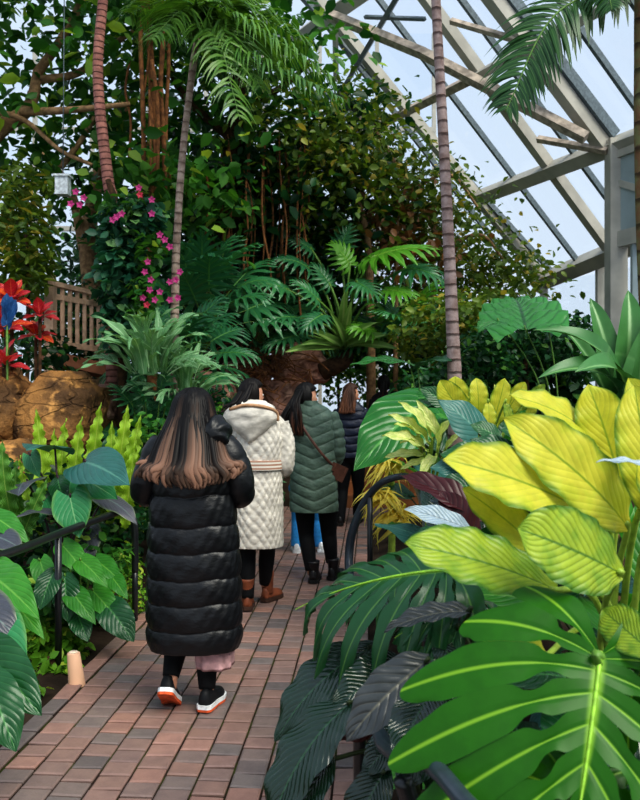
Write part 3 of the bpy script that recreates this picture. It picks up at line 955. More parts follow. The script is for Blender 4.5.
S_['fern'] = leaf_mesh('fern_leaf', [(0, .02), (.15, .055), (.5, .06), (.8, .038), (1, 0)], L['fern'], 44, 6, .25, .5, 0, .03, 7, serr=.75, sf=15, seed=13)
S_['fernd'] = leaf_mesh('fern_leaf', [(0, .02), (.15, .055), (.5, .06), (.8, .038), (1, 0)], L['fernd'], 44, 6, .25, .9, 0, .03, 7, serr=.75, sf=15, seed=14)
S_['agave'] = leaf_mesh('strap_leaf', BLADE, L['agave'], 18, 6, .5, .9, 0, .01, 2, seed=15)
L['stalk'] = leafmat('pale_leaf_stalk', (112, 156, 76), (140, 176, 92), (170, 196, 120), .3, nveins=1, mid=.2, rough=.4, trans=.15)
S_['stalk'] = leaf_mesh('stalk', BLADE, L['stalk'], 18, 6, .5, .7, 0, .01, 2, seed=15)
S_['agave2'] = leaf_mesh('strap_leaf', BLADE, L['agave'], 18, 6, .5, 1.7, 0, .01, 2, seed=16)
S_['alo'] = leaf_mesh('giant_leaf', [(0, .3), (.08, .42), (.25, .47), (.45, .42), (.65, .3), (.85, .13), (1, 0)], L['alo'], 24, 16, .06, .4, .2, .03, 5, .14, pleat=.02, np_=9, seed=17)
S_['red'] = leaf_mesh('red_leaf', LENS, L['red'], 10, 6, .2, .9, 0, .02, 2, seed=18)
S_['orange'] = leaf_mesh('orange_leaf', LENS, L['orange'], 10, 6, .2, .9, 0, .02, 2, seed=19)
S_['stag'] = leaf_mesh('grey_strap_leaf', STRAP, L['stag'], 16, 4, .2, 1.3, 0, .02, 3, seed=20)
S_['stag2'] = leaf_mesh('grey_strap_leaf', STRAP, L['stag'], 16, 4, .2, 2.2, 0, .02, 3, seed=21)
S_['stagf'] = fan_mesh('forked_leaf', L['stag'], 3, (60, 10), [.3, .5, .5], [.3, .5, .6], .25, .75, 0, .1, .2, .9, .2, .1, 10, 4, 22)
S_['thread'] = leaf_mesh('thread_leaf', [(0, .012), (.5, .014), (1, 0)], L['ygrass'], 14, 2, 0, 2.2, 0, seed=23)
for k in range(3):
    S_['sel%d' % k] = fan_mesh('split_leaf', L['sel'], 8, (140, 95, 60, 35, 0), [.42, .52, .55, .5, .4, .3], None, .3, .6, 0, .05, .2, .55 + .25 * k, .5, .18, 12, 4, 30 + k, .6)
S_['selb'] = fan_mesh('split_leaf', L['selb'], 8, (130, 90, 60, 35, 0), [.42, .55, .6, .5, .4, .3], None, .35, .5, 0, .05, .2, .6, .5, .18, 12, 4, 35, .6)
S_['mon'] = fan_mesh('monstera_leaf', L['mon'], 7, (158, 124, 96, 78, 62, 50, 36, 0), [.48, .67, .83, .90, .88, .76, .52, .3], [0, .0, .03, .12, .24, .40, .58, .72], .66, .12, .46, .03, .10, .35, .35, .30, 36, 14, 41, .26, L['mon_mid'], .02, .013)
S_['mond'] = fan_mesh('dark_monstera_leaf', L['mond'], 8, (140, 105, 82, 68, 54, 42, 28, 0), [.40, .50, .58, .62, .60, .54, .42, .3], [0, .02, .06, .15, .27, .4, .55, .70], .40, .42, .3, .05, .35, .5, 1.3, .3, 26, 8, 42, .6, L['mon_mid'], .02, .010)

SG, SDk, SP, SY = M['stem_green'], M['stem_dark'], M['stem_purple'], M['stem_yellow']
def gz(x, y): return float(hgt(np.array([x]), np.array([y]))[0])
def G0(px, d, py=None):
    x = (px - 320) / FPX * d
    return np.array([x, d, gz(x, d)])

# ================================================================== FOREGROUND RIGHT
t = thing('yellow_dieffenbachia', 'large yellow leaved plant with green edged leaves in the right foreground above the monstera', 'plant', (1.0, 2.1, gz(1.0, 2.1)))
base = np.array([.85, 2.25, .9])
def dl(k, b, e, db, de, nh, wx, **kw):
    put_leaf(t, S_[k], P(*b, db), P(*e, de), nh, wx, base + RNG.normal(0, .05, 3), SY, stemr=.008, **kw)
dl('dief0', (584, 512), (443, 459), 2.0, 1.85, (-.1, -.9, .6), .92)
dl('dief1', (628, 528), (503, 418), 2.05, 1.95, (-.2, -.9, .55), .92)
dl('dief2', (604, 455), (509, 396), 2.2, 2.1, (-.1, -.7, .8), .75)
dl('dief0', (622, 492), (588, 384), 2.15, 2.15, (-.1, -1, .25), 1.25)
dl('dief1', (655, 520), (634, 385), 1.95, 2.0, (-.35, -1, .2), .95)
dl('dief2', (680, 480), (628, 378), 2.25, 2.25, (-.3, -.8, .5), .9)
dl('diefg', (621, 574), (516, 528), 1.8, 1.68, (-.05, -.95, .45), 1.35)
dl('diefg', (556, 590), (404, 544), 1.85, 1.75, (.05, -.8, .8), .95)
dl('dief1', (552, 565), (462, 488), 2.0, 1.95, (-.1, -.9, .5), .8)
dl('dief2', (610, 520), (520, 455), 2.15, 2.15, (-.1, -.8, .6), .9)
dl('diefg', (655, 655), (603, 610), 1.55, 1.7, (-.6, -.7, .5), 1.3)
dl('dief2', (548, 655), (478, 640), 1.9, 1.8, (0, -.6, .9), .9)
dl('dief0', (700, 560), (640, 455), 1.9, 1.9, (-.2, -1, .3), 1.0)
dl('silver', (660, 470), (596, 462), 1.8, 1.8, (0, -.4, 1), .45, label='narrow pale tip leaf')

t = thing('monstera', 'bright green split monstera leaves filling the lower right corner', 'plant', (.75, 1.75, gz(.75, 1.75)))
put_leaf(t, S_['mon'], P(600, 656, 1.60), P(566, 888, 1.42), (-.12, -.92, .35), 1.0, (.9, 1.95, .55), SG, stemr=.010)
put_leaf(t, S_['mon'], P(640, 655, 1.62), P(742, 735, 1.5), (-.5, -.6, .6), .85, (.95, 1.95, .55), SG, stemr=.010)
put_leaf(t, S_['mon'], P(575, 800, 1.5), P(545, 960, 1.42), (-.1, -.7, .7), .8, (.8, 1.8, .3), SG, stemr=.009)

t = thing('dark_monstera', 'dark green split leaf monstera drooping over the path from the right', 'plant', (.6, 2.75, gz(.6, 2.75)))
put_leaf(t, S_['mond'], P(452, 570, 2.3), P(292, 612, 2.5), (-.08, -.5, .88), .95, (.62, 2.7, .6), SDk)
put_leaf(t, S_['mond'], P(478, 600, 2.3), P(392, 640, 2.2), (-.1, -.5, .85), .8, (.62, 2.6, .5), SDk)
put_leaf(t, S_['mond'], P(400, 575, 2.9), P(352, 592, 3.2), (-.2, -.5, .85), 1.0, (.62, 2.8, .5), SDk)

t = thing('dark_philodendron', 'glossy dark philodendron with broad ribbed leaves hanging at the path edge bottom center', 'plant', (.35, 2.45, gz(.35, 2.45)))
bs = np.array([.36, 2.5, .35])
def gl_(k, b, e, db, de, nh, wx, **kw): put_leaf(t, S_[k], P(*b, db), P(*e, de), nh, wx, bs + RNG.normal(0, .04, 3), SDk, **kw)
gl_('gloss', (372, 648), (276, 742), 2.45, 2.35, (-.55, -.6, .8), .75)
gl_('gloss', (352, 702), (268, 836), 2.2, 2.05, (-.6, -.6, .65), .72)
gl_('gloss2', (406, 664), (332, 708), 2.3, 2.2, (-.25, -.8, .6), .95)
gl_('purple', (428, 660), (346, 742), 1.85, 1.8, (-.4, -.75, .5), .75)
gl_('gloss2', (432, 690), (396, 762), 1.72, 1.62, (-.4, -.8, .4), 1.0)
gl_('gloss2', (416, 722), (362, 776), 2.0, 1.95, (-.3, -.8, .6), .9)
gl_('gloss', (330, 760), (290, 880), 2.1, 2.0, (-.7, -.5, .6), .8)
gl_('gloss2', (385, 770), (345, 850), 1.95, 1.9, (-.3, -.8, .5), .9)
gl_('gloss', (440, 640), (470, 720), 2.2, 2.1, (.2, -.8, .5), .8)
gl_('purple', (470, 612), (384, 632), 2.15, 2.1, (-.1, -.4, .9), .5)
gl_('gloss2', (452, 690), (400, 790), 2.15, 2.1, (-.2, -.8, .4), .9)
gl_('gloss', (430, 690), (440, 800), 2.3, 2.25, (.1, -.8, .4), .9)
gl_('gloss2', (480, 740), (500, 820), 2.1, 2.05, (.1, -.8, .4), .9)
gl_('wine', (398, 708), (322, 735), 2.25, 2.3, (.3, -.8, -.2), .8, label='dark red leaf underside')
gl_('deep', (458, 628), (442, 680), 2.2, 2.2, (-.3, -.8, .4), .6)

# fillers under the foreground plants
rosette('undergrowth_plant', 'low dark broad leaved plant in the shadow under the bright monstera', 'plant', (.85, 1.9, gz(.85, 1.9)), [S_['deep'], S_['gloss2']], 14, .45, .35, .35, (60, -10), SDk, seed=5)
rosette('undergrowth_plant', 'deep green plant in the shade under the yellow leaves', 'plant', (1.1, 2.7, gz(1.1, 2.7)), [S_['deep'], S_['taro']], 18, .95, .5, .4, (60, -20), SDk, seed=6)
rosette('undergrowth_plant', 'deep green plant right of the pipe handrail below the dark monstera', 'plant', (.75, 3.3, gz(.75, 3.3)), [S_['deep'], S_['gloss']], 18, .75, .4, .4, (60, -20), SDk, seed=7)
rosette('undergrowth_plant', 'dim leafy plant at the right edge behind the large yellow leaves', 'plant', (1.7, 3.2, gz(1.7, 3.2)), [S_['deep'], S_['earblue']], 18, 1.0, .5, .45, (60, -20), SDk, seed=8)

# wine red + silver leaves
t = thing('wine_leaf_plant', 'plant with a dark wine red leaf and a silver leaf left of the yellow leaves', 'plant', (.75, 3.0, gz(.75, 3.0)))
wb_ = np.array([.72, 3.0, .7])
put_leaf(t, S_['wine'], P(488, 522, 2.75), P(398, 475, 2.9), (-.1, -.55, .8), .75, wb_, SP)
put_leaf(t, S_['wine'], P(478, 545, 2.7), P(440, 490, 2.8), (-.2, -.9, .4), 1.2, wb_, SP)
put_leaf(t, S_['silver'], P(474, 532, 2.6), P(404, 509, 2.6), (-.1, -.7, .7), .8, wb_, SP, label='silver grey leaf')
put_leaf(t, S_['silver'], P(470, 520, 2.8), P(430, 500, 2.8), (-.1, -.7, .7), .8, wb_, SP, label='silver grey leaf')
put_leaf(t, S_['deep'], P(452, 545, 2.9), P(408, 538, 3.0), (-.1, -.7, .7), 1.0, wb_, SDk)

# small yellow clump + cream plant
t = thing('yellow_dieffenbachia', 'smaller yellow leaved clump at the foot of the grey palm trunk', 'plant', (.75, 4.3, gz(.75, 4.3)))
yb = np.array([.85, 4.3, .9])
for b, e, d_, nh, wx, kk in (((458, 420), (455, 376), 4.2, (-.2, -1, .1), 1.5, 'dief0'), ((470, 425), (440, 380), 4.15, (-.4, -1, .2), 1.2, 'dief1'), ((478, 415), (476, 378), 4.2, (.1, -1, .2), 1.3, 'dief2'),
                         ((490, 430), (505, 378), 4.2, (.2, -1, .2), 1.0, 'dief0'), ((500, 420), (525, 382), 4.3, (.2, -1, .3), 1.0, 'dief1'), ((488, 402), (488, 434), 4.0, (.1, -1, .2), 1.1, 'dief2'),
                         ((472, 408), (460, 428), 4.0, (-.1, -1, .2), 1.1, 'diefg'), ((505, 402), (512, 428), 4.05, (.1, -1, .2), .9, 'diefg'), ((520, 410), (545, 384), 4.3, (.2, -1, .2), .9, 'diefg'), ((508, 424), (494, 384), 4.25, (0, -1, .3), .8, 'cream'), ((525, 425), (536, 392), 4.3, (.3, -1, .3), .8, 'dief0')):
    put_leaf(t, S_[kk], P(*b, d_), P(*e, d_), nh, wx, yb, SY)
t = thing('cream_variegated_plant', 'cream and pale green narrow leaved plant left of the small yellow clump', 'plant', (.6, 4.1, gz(.6, 4.1)))
cb = np.array([.55, 4.1, .8])
for b, e in (((430, 445), (388, 415)), ((432, 440), (398, 402)), ((428, 452), (382, 436)), ((425, 455), (384, 458)), ((440, 438), (416, 400)), ((438, 450), (455, 416)), ((420, 440), (394, 425)), ((430, 460), (400, 470)), ((436, 456), (420, 478)), ((445, 450), (462, 432)), ((420, 448), (400, 444))):
    put_leaf(t, S_['cream'], P(*b, 3.9), P(*e, 3.8 + RNG.uniform(-.1, .1)), (-.2, -.7, .7) + RNG.normal(0, .15, 3), .62, cb, SY)
# teal leaves under the small clump
t = thing('elephant_ear', 'dark blue green broad leaves between the cream plant and the yellow leaves', 'plant', (.95, 3.7, gz(.95, 3.7)))
eb = np.array([.95, 3.7, .8])
for b, e, d_, k in (((478, 432), (438, 400), 3.7, 'earblue'), ((500, 440), (470, 425), 3.5, 'deep'), ((520, 470), (470, 440), 3.3, 'deep'), ((500, 470), (440, 455), 3.4, 'deep'), ((540, 440), (500, 430), 3.3, 'deep'), ((470, 470), (430, 468), 3.4, 'earblue'), ((480, 490), (436, 486), 3.3, 'deep'), ((530, 480), (500, 445), 3.2, 'deep')):
    put_leaf(t, S_[k], P(*b, d_), P(*e, d_), (-.1, -.7, .7), 1.1, eb, SDk)

# yellow thread leaved clump by the rail end
t = thing('thread_leaf_clump', 'clump of drooping yellow thread leaves beside the curled end of the right handrail', 'plant', (.58, 6.45, gz(.58, 6.45))); tag(t, kind='thing')
rs = np.random.default_rng(21)
for cx, cy, rr, n in ((388, 464, 26, 60), (380, 496, 28, 60), (396, 516, 30, 60)):
    for i in range(n):
        b = P(cx + rs.uniform(-6, 6), cy + rs.uniform(-4, 8), 6.45)
        a = rs.uniform(-.3, PI + .3)
        e = P(cx + rr * math.cos(a) * rs.uniform(.5, 1.1), cy - rr * .9 * math.sin(a) * rs.uniform(.2, .9) + 8 + 22 * rs.uniform(0, 1), 6.4 - rs.uniform(0, .25))
        put_leaf(t, S_['thread'], b, e, (rs.normal(0, .3), -.7, .6), 2.3, name='leaf')
V, F, uv = tube(spline([(.58, 6.55, gz(.58, 6.5) - .05), P(392, 500, 6.55), P(388, 462, 6.5)], 14), .03, 8); MB().add(V, F, uv).build('trunk', SY, t)

# big leaves in front of the navy jacket
t = thing('giant_taro', 'tall plant with a large glossy green leaf in front of the navy jacket', 'plant', (.75, 5.6, gz(.75, 5.6)))
gb = np.array([.75, 5.6, .6])
put_leaf(t, S_['earg'], P(420, 408, 5.3), P(354, 472, 5.0), (-.3, -.9, .4), .9, gb, SG)
put_leaf(t, S_['earg'], P(440, 398, 5.6), P(384, 412, 5.3), (-.1, -.5, .85), .7, gb, SG)
put_leaf(t, S_['deep'], P(418, 368, 6.0), P(452, 362, 5.7), (0, -.4, .9), .9, gb, SG)
put_leaf(t, S_['earg'], P(410, 364, 6.2), P(350, 366, 6.0), (0, -.25, .97), .7, gb, SG)
put_leaf(t, S_['deep'], P(452, 408, 5.4), P(420, 388, 5.4), (-.2, -.8, .4), .9, gb, SG)
put_leaf(t, S_['wine'], P(425, 452, 5.5), P(385, 440, 5.5), (-.1, -.7, .7), 1.2, gb, SP)

# right: giant alocasia leaf, strap plant, blue green leaves
t = thing('giant_alocasia', 'plant with one giant rippled green leaf in front of the dark bush at right', 'plant', (2.0, 6.6, gz(2.0, 6.6)))
ab = np.array([2.0, 6.6, .9])
put_leaf(t, S_['alo'], P(526, 330, 6.3), P(514, 300, 7.5), (-.1, -.45, .9), .6, ab, SG)
put_leaf(t, S_['alo'], P(500, 322, 6.5), P(478, 332, 6.3), (-.2, -.5, .85), .9, ab, SG)
put_leaf(t, S_['alo'], P(548, 326, 6.5), P(570, 322, 6.5), (.1, -.6, .8), .7, ab, SG)
t = thing('strap_leaf_plant', 'agave like plant with long pointed strap leaves at the right edge', 'plant', (1.75, 4.3, gz(1.75, 4.3)))
sb_ = P(612, 420, 4.3)
for e, de, k, nh, wx in (((628, 290), 4.4, 'agave', (0, -1, .2), 1.2), ((590, 298), 4.4, 'agave', (0, -1, .3), 1.2), ((560, 325), 4.2, 'agave', (.2, -.8, .6), 1.1), ((533, 330), 4.0, 'agave2', (.2, -.6, .8), 1.0), ((660, 300), 4.3, 'agave', (0, -1, .2), 1.2), ((538, 378), 3.9, 'agave2', (.1, -.6, .8), 1.1), ((575, 372), 3.7, 'agave2', (0, -.7, .7), 1.2), ((665, 350), 4.0, 'agave', (0, -.9, .5), 1.2), ((602, 338), 4.8, 'agave', (0, -1, .2), 1.0), ((640, 330), 3.9, 'agave', (0, -.9, .5), 1.3), ((690, 320), 4.5, 'agave', (0, -.9, .5), 1.3)):
    put_leaf(t, S_[k], sb_ + RNG.normal(0, .03, 3), P(*e, de), nh, wx)
V, F, uv = tube([sb_ * [1, 1, 0] + [0, 0, gz(1.75, 4.3) - .05], sb_ + [0, 0, .05]], .06, 10); MB().add(V, F, uv).build('trunk', M['bark_tan'], t)
rosette('elephant_ear', 'blue green broad leaved plant below the strap leaves at right', 'plant', (1.35, 4.2, gz(1.35, 4.2)), [S_['earblue'], S_['deep']], 12, 1.25, .42, .42, (50, -10), SDk, seed=31)
rosette('broad_leaf_plant', 'low green plant with broad leaves behind the small yellow clump', 'plant', (1.2, 5.3, gz(1.2, 5.3)), [S_['taro'], S_['deep']], 14, 1.2, .45, .4, (50, -10), SDk, seed=32)
rosette('broad_leaf_plant', 'green leafy plant right of the yellow thread clump', 'plant', (1.0, 6.3, gz(1.0, 6.3)), [S_['taro'], S_['deep']], 16, 1.0, .45, .42, (50, -10), SDk, seed=33)
rosette('broad_leaf_plant', 'green leafy plant low beside the post of the right pipe rail', 'plant', (1.0, 4.9, gz(1.0, 4.9)), [S_['deep'], S_['earblue']], 16, .7, .4, .4, (50, -10), SDk, seed=34)

# ================================================================== LEFT BED
t = thing('elephant_ear', 'heart shaped elephant ear leaves green and dusky behind the left handrail', 'plant', (-1.75, 5.3, gz(-1.75, 5.3)))
lb = np.array([-1.72, 5.4, .25])
for b, e, db, de, nh, wx, k in (((70, 496), (80, 538), 5.15, 5.05, (.05, -.95, .25), 1.15, 'ear'), ((84, 462), (130, 486), 5.3, 5.0, (.05, -.75, .65), .9, 'earblue'), ((55, 449), (26, 450), 5.6, 5.2, (0, -.25, .95), 1.0, 'earblue'),
                             ((28, 482), (18, 496), 5.4, 5.1, (-.1, -.7, .6), 1.2, 'eardark'), ((104, 498), (138, 526), 5.6, 5.45, (.2, -.4, .85), .65, 'eardark'), ((60, 512), (17, 517), 5.3, 5.1, (-.1, -.35, .95), .7, 'eardark'),
                             ((88, 528), (90, 568), 5.5, 5.35, (.1, -.95, .1), .8, 'eardark'), ((58, 478), (66, 504), 5.5, 5.3, (0, -.9, .3), .9, 'deep'), ((80, 478), (118, 500), 5.5, 5.3, (0, -.7, .6), .9, 'ear'), ((44, 500), (40, 525), 5.4, 5.3, (0, -.9, .3), .9, 'ear'), ((30, 455), (40, 478), 5.6, 5.5, (0, -.9, .3), .8, 'ear')):
    put_leaf(t, S_[k], P(*b, db), P(*e, de), nh, wx, lb + RNG.normal(0, .05, 3), SP, stemr=.007)

t = thing('sword_fern', 'bright yellow green fern fronds standing in front of the boulders', 'fern', G0(75, 6.3))
rs = np.random.default_rng(44)
for b, e, d_ in (((45, 458), (36, 408), 6.3), ((72, 470), (82, 416), 6.3), ((90, 452), (101, 402), 6.4), ((110, 462), (128, 404), 6.2), ((118, 464), (141, 414), 6.1), ((58, 460), (54, 428), 6.4), ((100, 470), (94, 420), 6.5), ((40, 480), (20, 455), 6.2), ((125, 474), (136, 440), 6.0), ((64, 470), (66, 418), 6.5), ((110, 470), (112, 420), 6.4)):
    b2 = (b[0], b[1] + 55)
    put_leaf(t, S_['fern'], P(*b2, d_), P(*e, d_ - .1), (rs.normal(0, .3), -1, .25), .85)
t = thing('sword_fern', 'light green fern fronds at the left edge beside the dusky ear leaves', 'fern', G0(10, 5.4))
for b, e, d_ in (((15, 530), (2, 440), 5.3), ((25, 520), (17, 458), 5.4), ((5, 540), (-12, 460), 5.3), ((20, 545), (48, 478), 5.3), ((0, 545), (-30, 480), 5.2)):
    put_leaf(t, S_['fernd'], P(*b, d_), P(*e, d_ - .1), (rs.normal(0, .3), -1, .25), 1.2)

t = thing('broad_leaf_plant', 'large overlapping green leaves at the left edge below the handrail', 'plant', (-1.75, 3.7, gz(-1.75, 3.7)))
bb = np.array([-1.75, 3.9, .3])
for b, e, db, de, nh, wx, k in (((-15, 572), (40, 620), 3.75, 3.5, (.25, -.7, .6), .9, 'taro'), ((-20, 568), (32, 584), 3.9, 3.75, (.1, -.6, .8), .8, 'taro'), ((-18, 615), (28, 667), 3.4, 3.2, (.2, -.75, .6), .8, 'ear'), ((-25, 640), (42, 716), 3.3, 3.1, (.35, -.85, .3), .75, 'deep'),
                             ((-18, 670), (16, 752), 3.15, 3.0, (.5, -.85, .2), .85, 'deep'), ((-12, 535), (25, 552), 4.5, 4.4, (.1, -.6, .8), .9, 'eardark'), ((0, 590), (45, 640), 3.8, 3.6, (.2, -.7, .6), .7, 'taro'), ((-10, 515), (30, 545), 4.6, 4.5, (.1, -.6, .7), .9, 'taro'), ((-30, 600), (20, 640), 3.4, 3.3, (.3, -.7, .6), .9, 'eardark')):
    put_leaf(t, S_[k], P(*b, db), P(*e, de), nh, wx, bb, SG, stemr=.008)
t = thing('arrow_leaf_plant', 'arrow shaped green leaves leaning over the brick edge behind the path light', 'plant', G0(85, 5.0))
ab2 = G0(80, 5.15)
for b, e, d_ in (((65, 575), (68, 622), 4.95), ((80, 560), (108, 588), 5.0), ((92, 590), (122, 626), 5.0), ((70, 590), (96, 625), 4.9), ((62, 545), (90, 580), 5.1), ((95, 560), (124, 585), 5.2), ((102, 600), (134, 642), 4.95), ((55, 570), (40, 610), 4.8), ((76, 610), (88, 642), 4.9), ((40, 560), (52, 600), 4.9), ((110, 575), (128, 600), 5.1)):
    put_leaf(t, S_['taro'] if RNG.uniform() < .75 else S_['deep'], P(*b, d_), P(*e, d_ - .15), (.1, -.75, .6), .95, ab2, SG)
def bush(name, label, cat, ell, n, size, mat, seed, group=None, trunk=None, bark=None, **kw):
    c = np.array([e_[0] for e_ in ell]).mean(0)
    r = thing(name, label, cat, (c[0], c[1], gz(c[0], c[1])), group)
    foliage(r, ell, n, size, mat, seed, **kw)
    if trunk is not None:
        for pts, rad in trunk:
            V, F, uv = tube(spline(pts, max(10, 6 * len(pts))), rad, 9); MB().add(V, F, uv).build('branch', bark or M['bark_brown'], r)
    else:
        x, y, z = c
        V, F, uv = tube(spline([(x, y, gz(x, y) - .1), (x + .03, y, (z + gz(x, y)) / 2), (x, y, z)], 8), .025, 7); MB().add(V, F, uv).build('stem', bark or M['bark_brown'], r)
    return r
bush('low_groundcover', 'small bright green groundcover around the base of the left rail post', 'plant', [E(52, 668, 4.75, 24, 16), E(20, 690, 4.3, 26, 20), E(70, 645, 5.0, 20, 16), E(40, 640, 4.9, 30, 20)], 600, .075, Fm['bright'], 51, shape=(.35, .3))
bush('low_groundcover', 'fine yellow green groundcover at the path edge left of the black coat', 'plant', [E(122, 570, 5.9, 22, 24), E(112, 610, 5.6, 22, 20), E(135, 600, 5.8, 14, 30)], 900, .045, Fm['bright'], 52, shape=(.22, .2))
bush('low_groundcover', 'green ground plants below the elephant ear at the left rail', 'plant', [E(40, 600, 5.1, 50, 34), E(90, 560, 5.5, 40, 34)], 800, .075, Fm['mid'], 53)
bush('leafy_shrub', 'dense low green shrub filling the left bed behind the ferns', 'shrub', [E(60, 500, 6.6, 90, 50), E(20, 560, 5.6, 60, 50), E(120, 520, 6.6, 40, 60), E(-90, 560, 5.4, 80, 60), E(-110, 480, 7.0, 90, 60), E(-120, 640, 4.2, 90, 70)], 4200, .09, Fm['dark'], 54)
bush('leafy_shrub', 'dim green shrub left of the woman in the white coat', 'shrub', [E(150, 470, 7.2, 40, 60), E(215, 470, 8.2, 30, 70)], 1500, .09, Fm['mid'], 55)

# mid left: philodendrons, strap plants
rosette('split_philodendron', 'split leaved philodendron rising behind the black coat at left', 'plant', G0(150, 8.2), [S_['sel0'], S_['sel1']], 20, 1.25 - gz(G0(150, 8.2)[0], 8.2) + .3, .6, .42, (55, -25), SG, seed=61, camb=.6)
rosette('split_philodendron', 'split leaved philodendron with teal leaves behind the white coat', 'plant', G0(205, 9.6), [S_['sel0'], S_['sel2']], 24, 1.3, .7, .55, (55, -25), SG, seed=62, camb=.6)
rosette('split_philodendron', 'large spreading philodendron right of the slim palm trunk', 'plant', P(205, 350, 11.0), [S_['sel1'], S_['sel2'], S_['sel0']], 26, 1.1, .9, .75, (60, -25), SG, seed=63, camb=.6)
rosette('split_philodendron', 'low philodendron with pale teal leaves beside the brown rocks', 'plant', P(185, 400, 9.2), [S_['sel0'], S_['sel1']], 20, .9, .6, .5, (50, -25), SG, seed=64, camb=.7)
rosette('staghorn_fern', 'grey green forked strap leaves spraying out below the wooden railing', 'fern', P(150, 378, 8.0), [S_['stag'], S_['stag2'], S_['stag'], S_['stagf']], 50, .12, .25, .62, (90, 0), None, seed=65, camb=.6, wx=.65)
rosette('staghorn_fern', 'grey green strap leaves hanging lower beside the pale boulder', 'fern', P(185, 400, 8.3), [S_['stag'], S_['stagf'], S_['stag2']], 34, .15, .2, .5, (85, -20), None, seed=66, camb=.6, wx=.65)
bush('leafy_shrub', 'teal leaved shrub under the philodendron behind the black coat', 'shrub', [E(190, 430, 9.4, 60, 50), E(140, 420, 9.0, 40, 30)], 1700, .09, Fm['teal'], 67)

# the big philodendron on the bank
t = thing('tree_philodendron', 'big tree philodendron with long stems and spreading split leaves above the rocks', 'plant', P(345, 362, 11.8))
pb = P(345, 350, 11.8)
V, F, uv = tube(spline([P(322, 372, 11.9), P(345, 360, 11.8), pb], 10), [.14, .12, .09], 10); MB().add(V, F, uv).build('trunk', M['bark_brown'], t)
for b, e, db, de, k, nh in (((300, 318), (262, 322), 11.5, 11.2, 'sel0', (0, -.5, .85)), ((288, 290), (246, 286), 11.6, 11.4, 'sel1', (0, -.6, .8)), ((318, 300), (290, 280), 11.5, 11.3, 'sel0', (0, -.7, .7)),
                             ((322, 315), (300, 335), 11.3, 11.0, 'sel1', (-.1, -.8, .6)), ((350, 265), (330, 240), 11.8, 11.8, 'selb', (0, -.8, .6)), ((362, 262), (400, 250), 11.8, 11.4, 'selb', (0, -.6, .8)),
                             ((372, 258), (440, 250), 11.5, 11.2, 'selb', (0, -.45, .9)), ((385, 290), (420, 300), 11.4, 11.1, 'selb', (0, -.6, .8)), ((356, 282), (380, 300), 11.4, 11.1, 'sel0', (.1, -.8, .6)), ((308, 268), (268, 262), 11.8, 11.6, 'sel2', (0, -.6, .8)),
                             ((330, 285), (310, 262), 11.8, 11.8, 'sel0', (0, -.7, .7)), ((340, 250), (352, 222), 12.2, 12.2, 'sel1', (0, -.9, .4)), ((395, 320), (440, 335), 11.4, 11.0, 'sel1', (0, -.6, .8)), ((300, 335), (262, 350), 11.5, 11.2, 'sel0', (0, -.6, .8)),
                             ((402, 270), (446, 285), 11.6, 11.2, 'sel2', (0, -.6, .8)), ((312, 250), (286, 240), 12.0, 11.9, 'sel1', (0, -.7, .7))):
    put_leaf(t, S_[k], P(*b, db), P(*e, de), nh, 1.0, pb + RNG.normal(0, .04, 3), SG, stemr=.018)
for e in ((285, 352), (300, 345), (305, 330), (400, 350), (392, 335), (345, 290), (352, 300), (378, 322), (330, 312)):
    put_leaf(t, S_['stalk'], pb + RNG.normal(0, .04, 3), P(*e, 11.1), (0, -.9, .4), .8, name='leaf_stalk')
rosette('split_philodendron', 'bright split leaved plant behind the navy jacket', 'plant', P(405, 350, 11.6), [S_['selb'], S_['sel0']], 18, .5, .6, .6, (50, -20), SG, seed=68, camb=.6)
rosette('split_philodendron', 'dark split leaved plant on the bank left of the tree philodendron', 'plant', P(262, 345, 12.4), [S_['sel1'], S_['sel0']], 22, .8, .7, .7, (60, -20), SG, seed=69, camb=.6)

# red crotons
def croton(label, px, py, d, n, size, seed, mats):
    c = P(px, py, d)
    r = thing('red_croton', label, 'plant', c * [1, 1, 0] + [0, 0, gz(c[0], c[1])])
    rosette(None, None, None, c, mats, n, .05, .05, size, (70, -30), None, seed=seed, camb=.7, wx=1.35, root=r)
    V, F, uv = tube([(c[0], c[1], gz(c[0], c[1]) - .05), tuple(c)], .018, 7); MB().add(V, F, uv).build('stem', M['bark_brown'], r)
croton('red leaved plant at the left edge above the dark boulder', 12, 303, 8.0, 18, .2, 71, [S_['red'], S_['orange']])
croton('red leaved plant with orange leaves low at the left edge', 6, 330, 7.9, 16, .22, 72, [S_['orange'], S_['red']])
croton('deep red leaved plant right of the blue flower', 40, 318, 8.2, 14, .16, 73, [S_['red']])
croton('small red rosette just above the boulder at left edge', 4, 368, 7.8, 10, .26, 74, [S_['red']])
croton('crimson leaved plant next to the wooden railing post', 36, 338, 8.3, 14, .17, 75, [S_['red'], S_['orange']])
c = P(7, 318, 7.75); bl = thing('blue_flower', 'blue upright flower among the red leaves at left edge', 'flower', c)
for i in range(7):
    put_leaf(bl, leaf_mesh('petal', OVAL, L['blue'], 8, 4, .2, .3, seed=i) if i == 0 else PET, c + [0, 0, -.12 + .03 * i], c + [RNG.normal(0, .06), -.02, .06 + .03 * i], (RNG.normal(0, .5), -1, .1), 1.0, name='petal')
    if i == 0: PET = bl.children[0].data
V, F, uv = tube([(c[0], c[1] + .02, gz(c[0], c[1])), tuple(c)], .012, 6); MB().add(V, F, uv).build('stem', SG, bl)
bush('olive_shrub', 'yellow green croton shrub behind the wooden railing at left', 'shrub', [E(22, 245, 9.6, 34, 50), E(36, 270, 9.4, 18, 20), E(20, 190, 9.8, 30, 30)], 800, .17, Fm['olive'], 76, shape=(.16, .16))
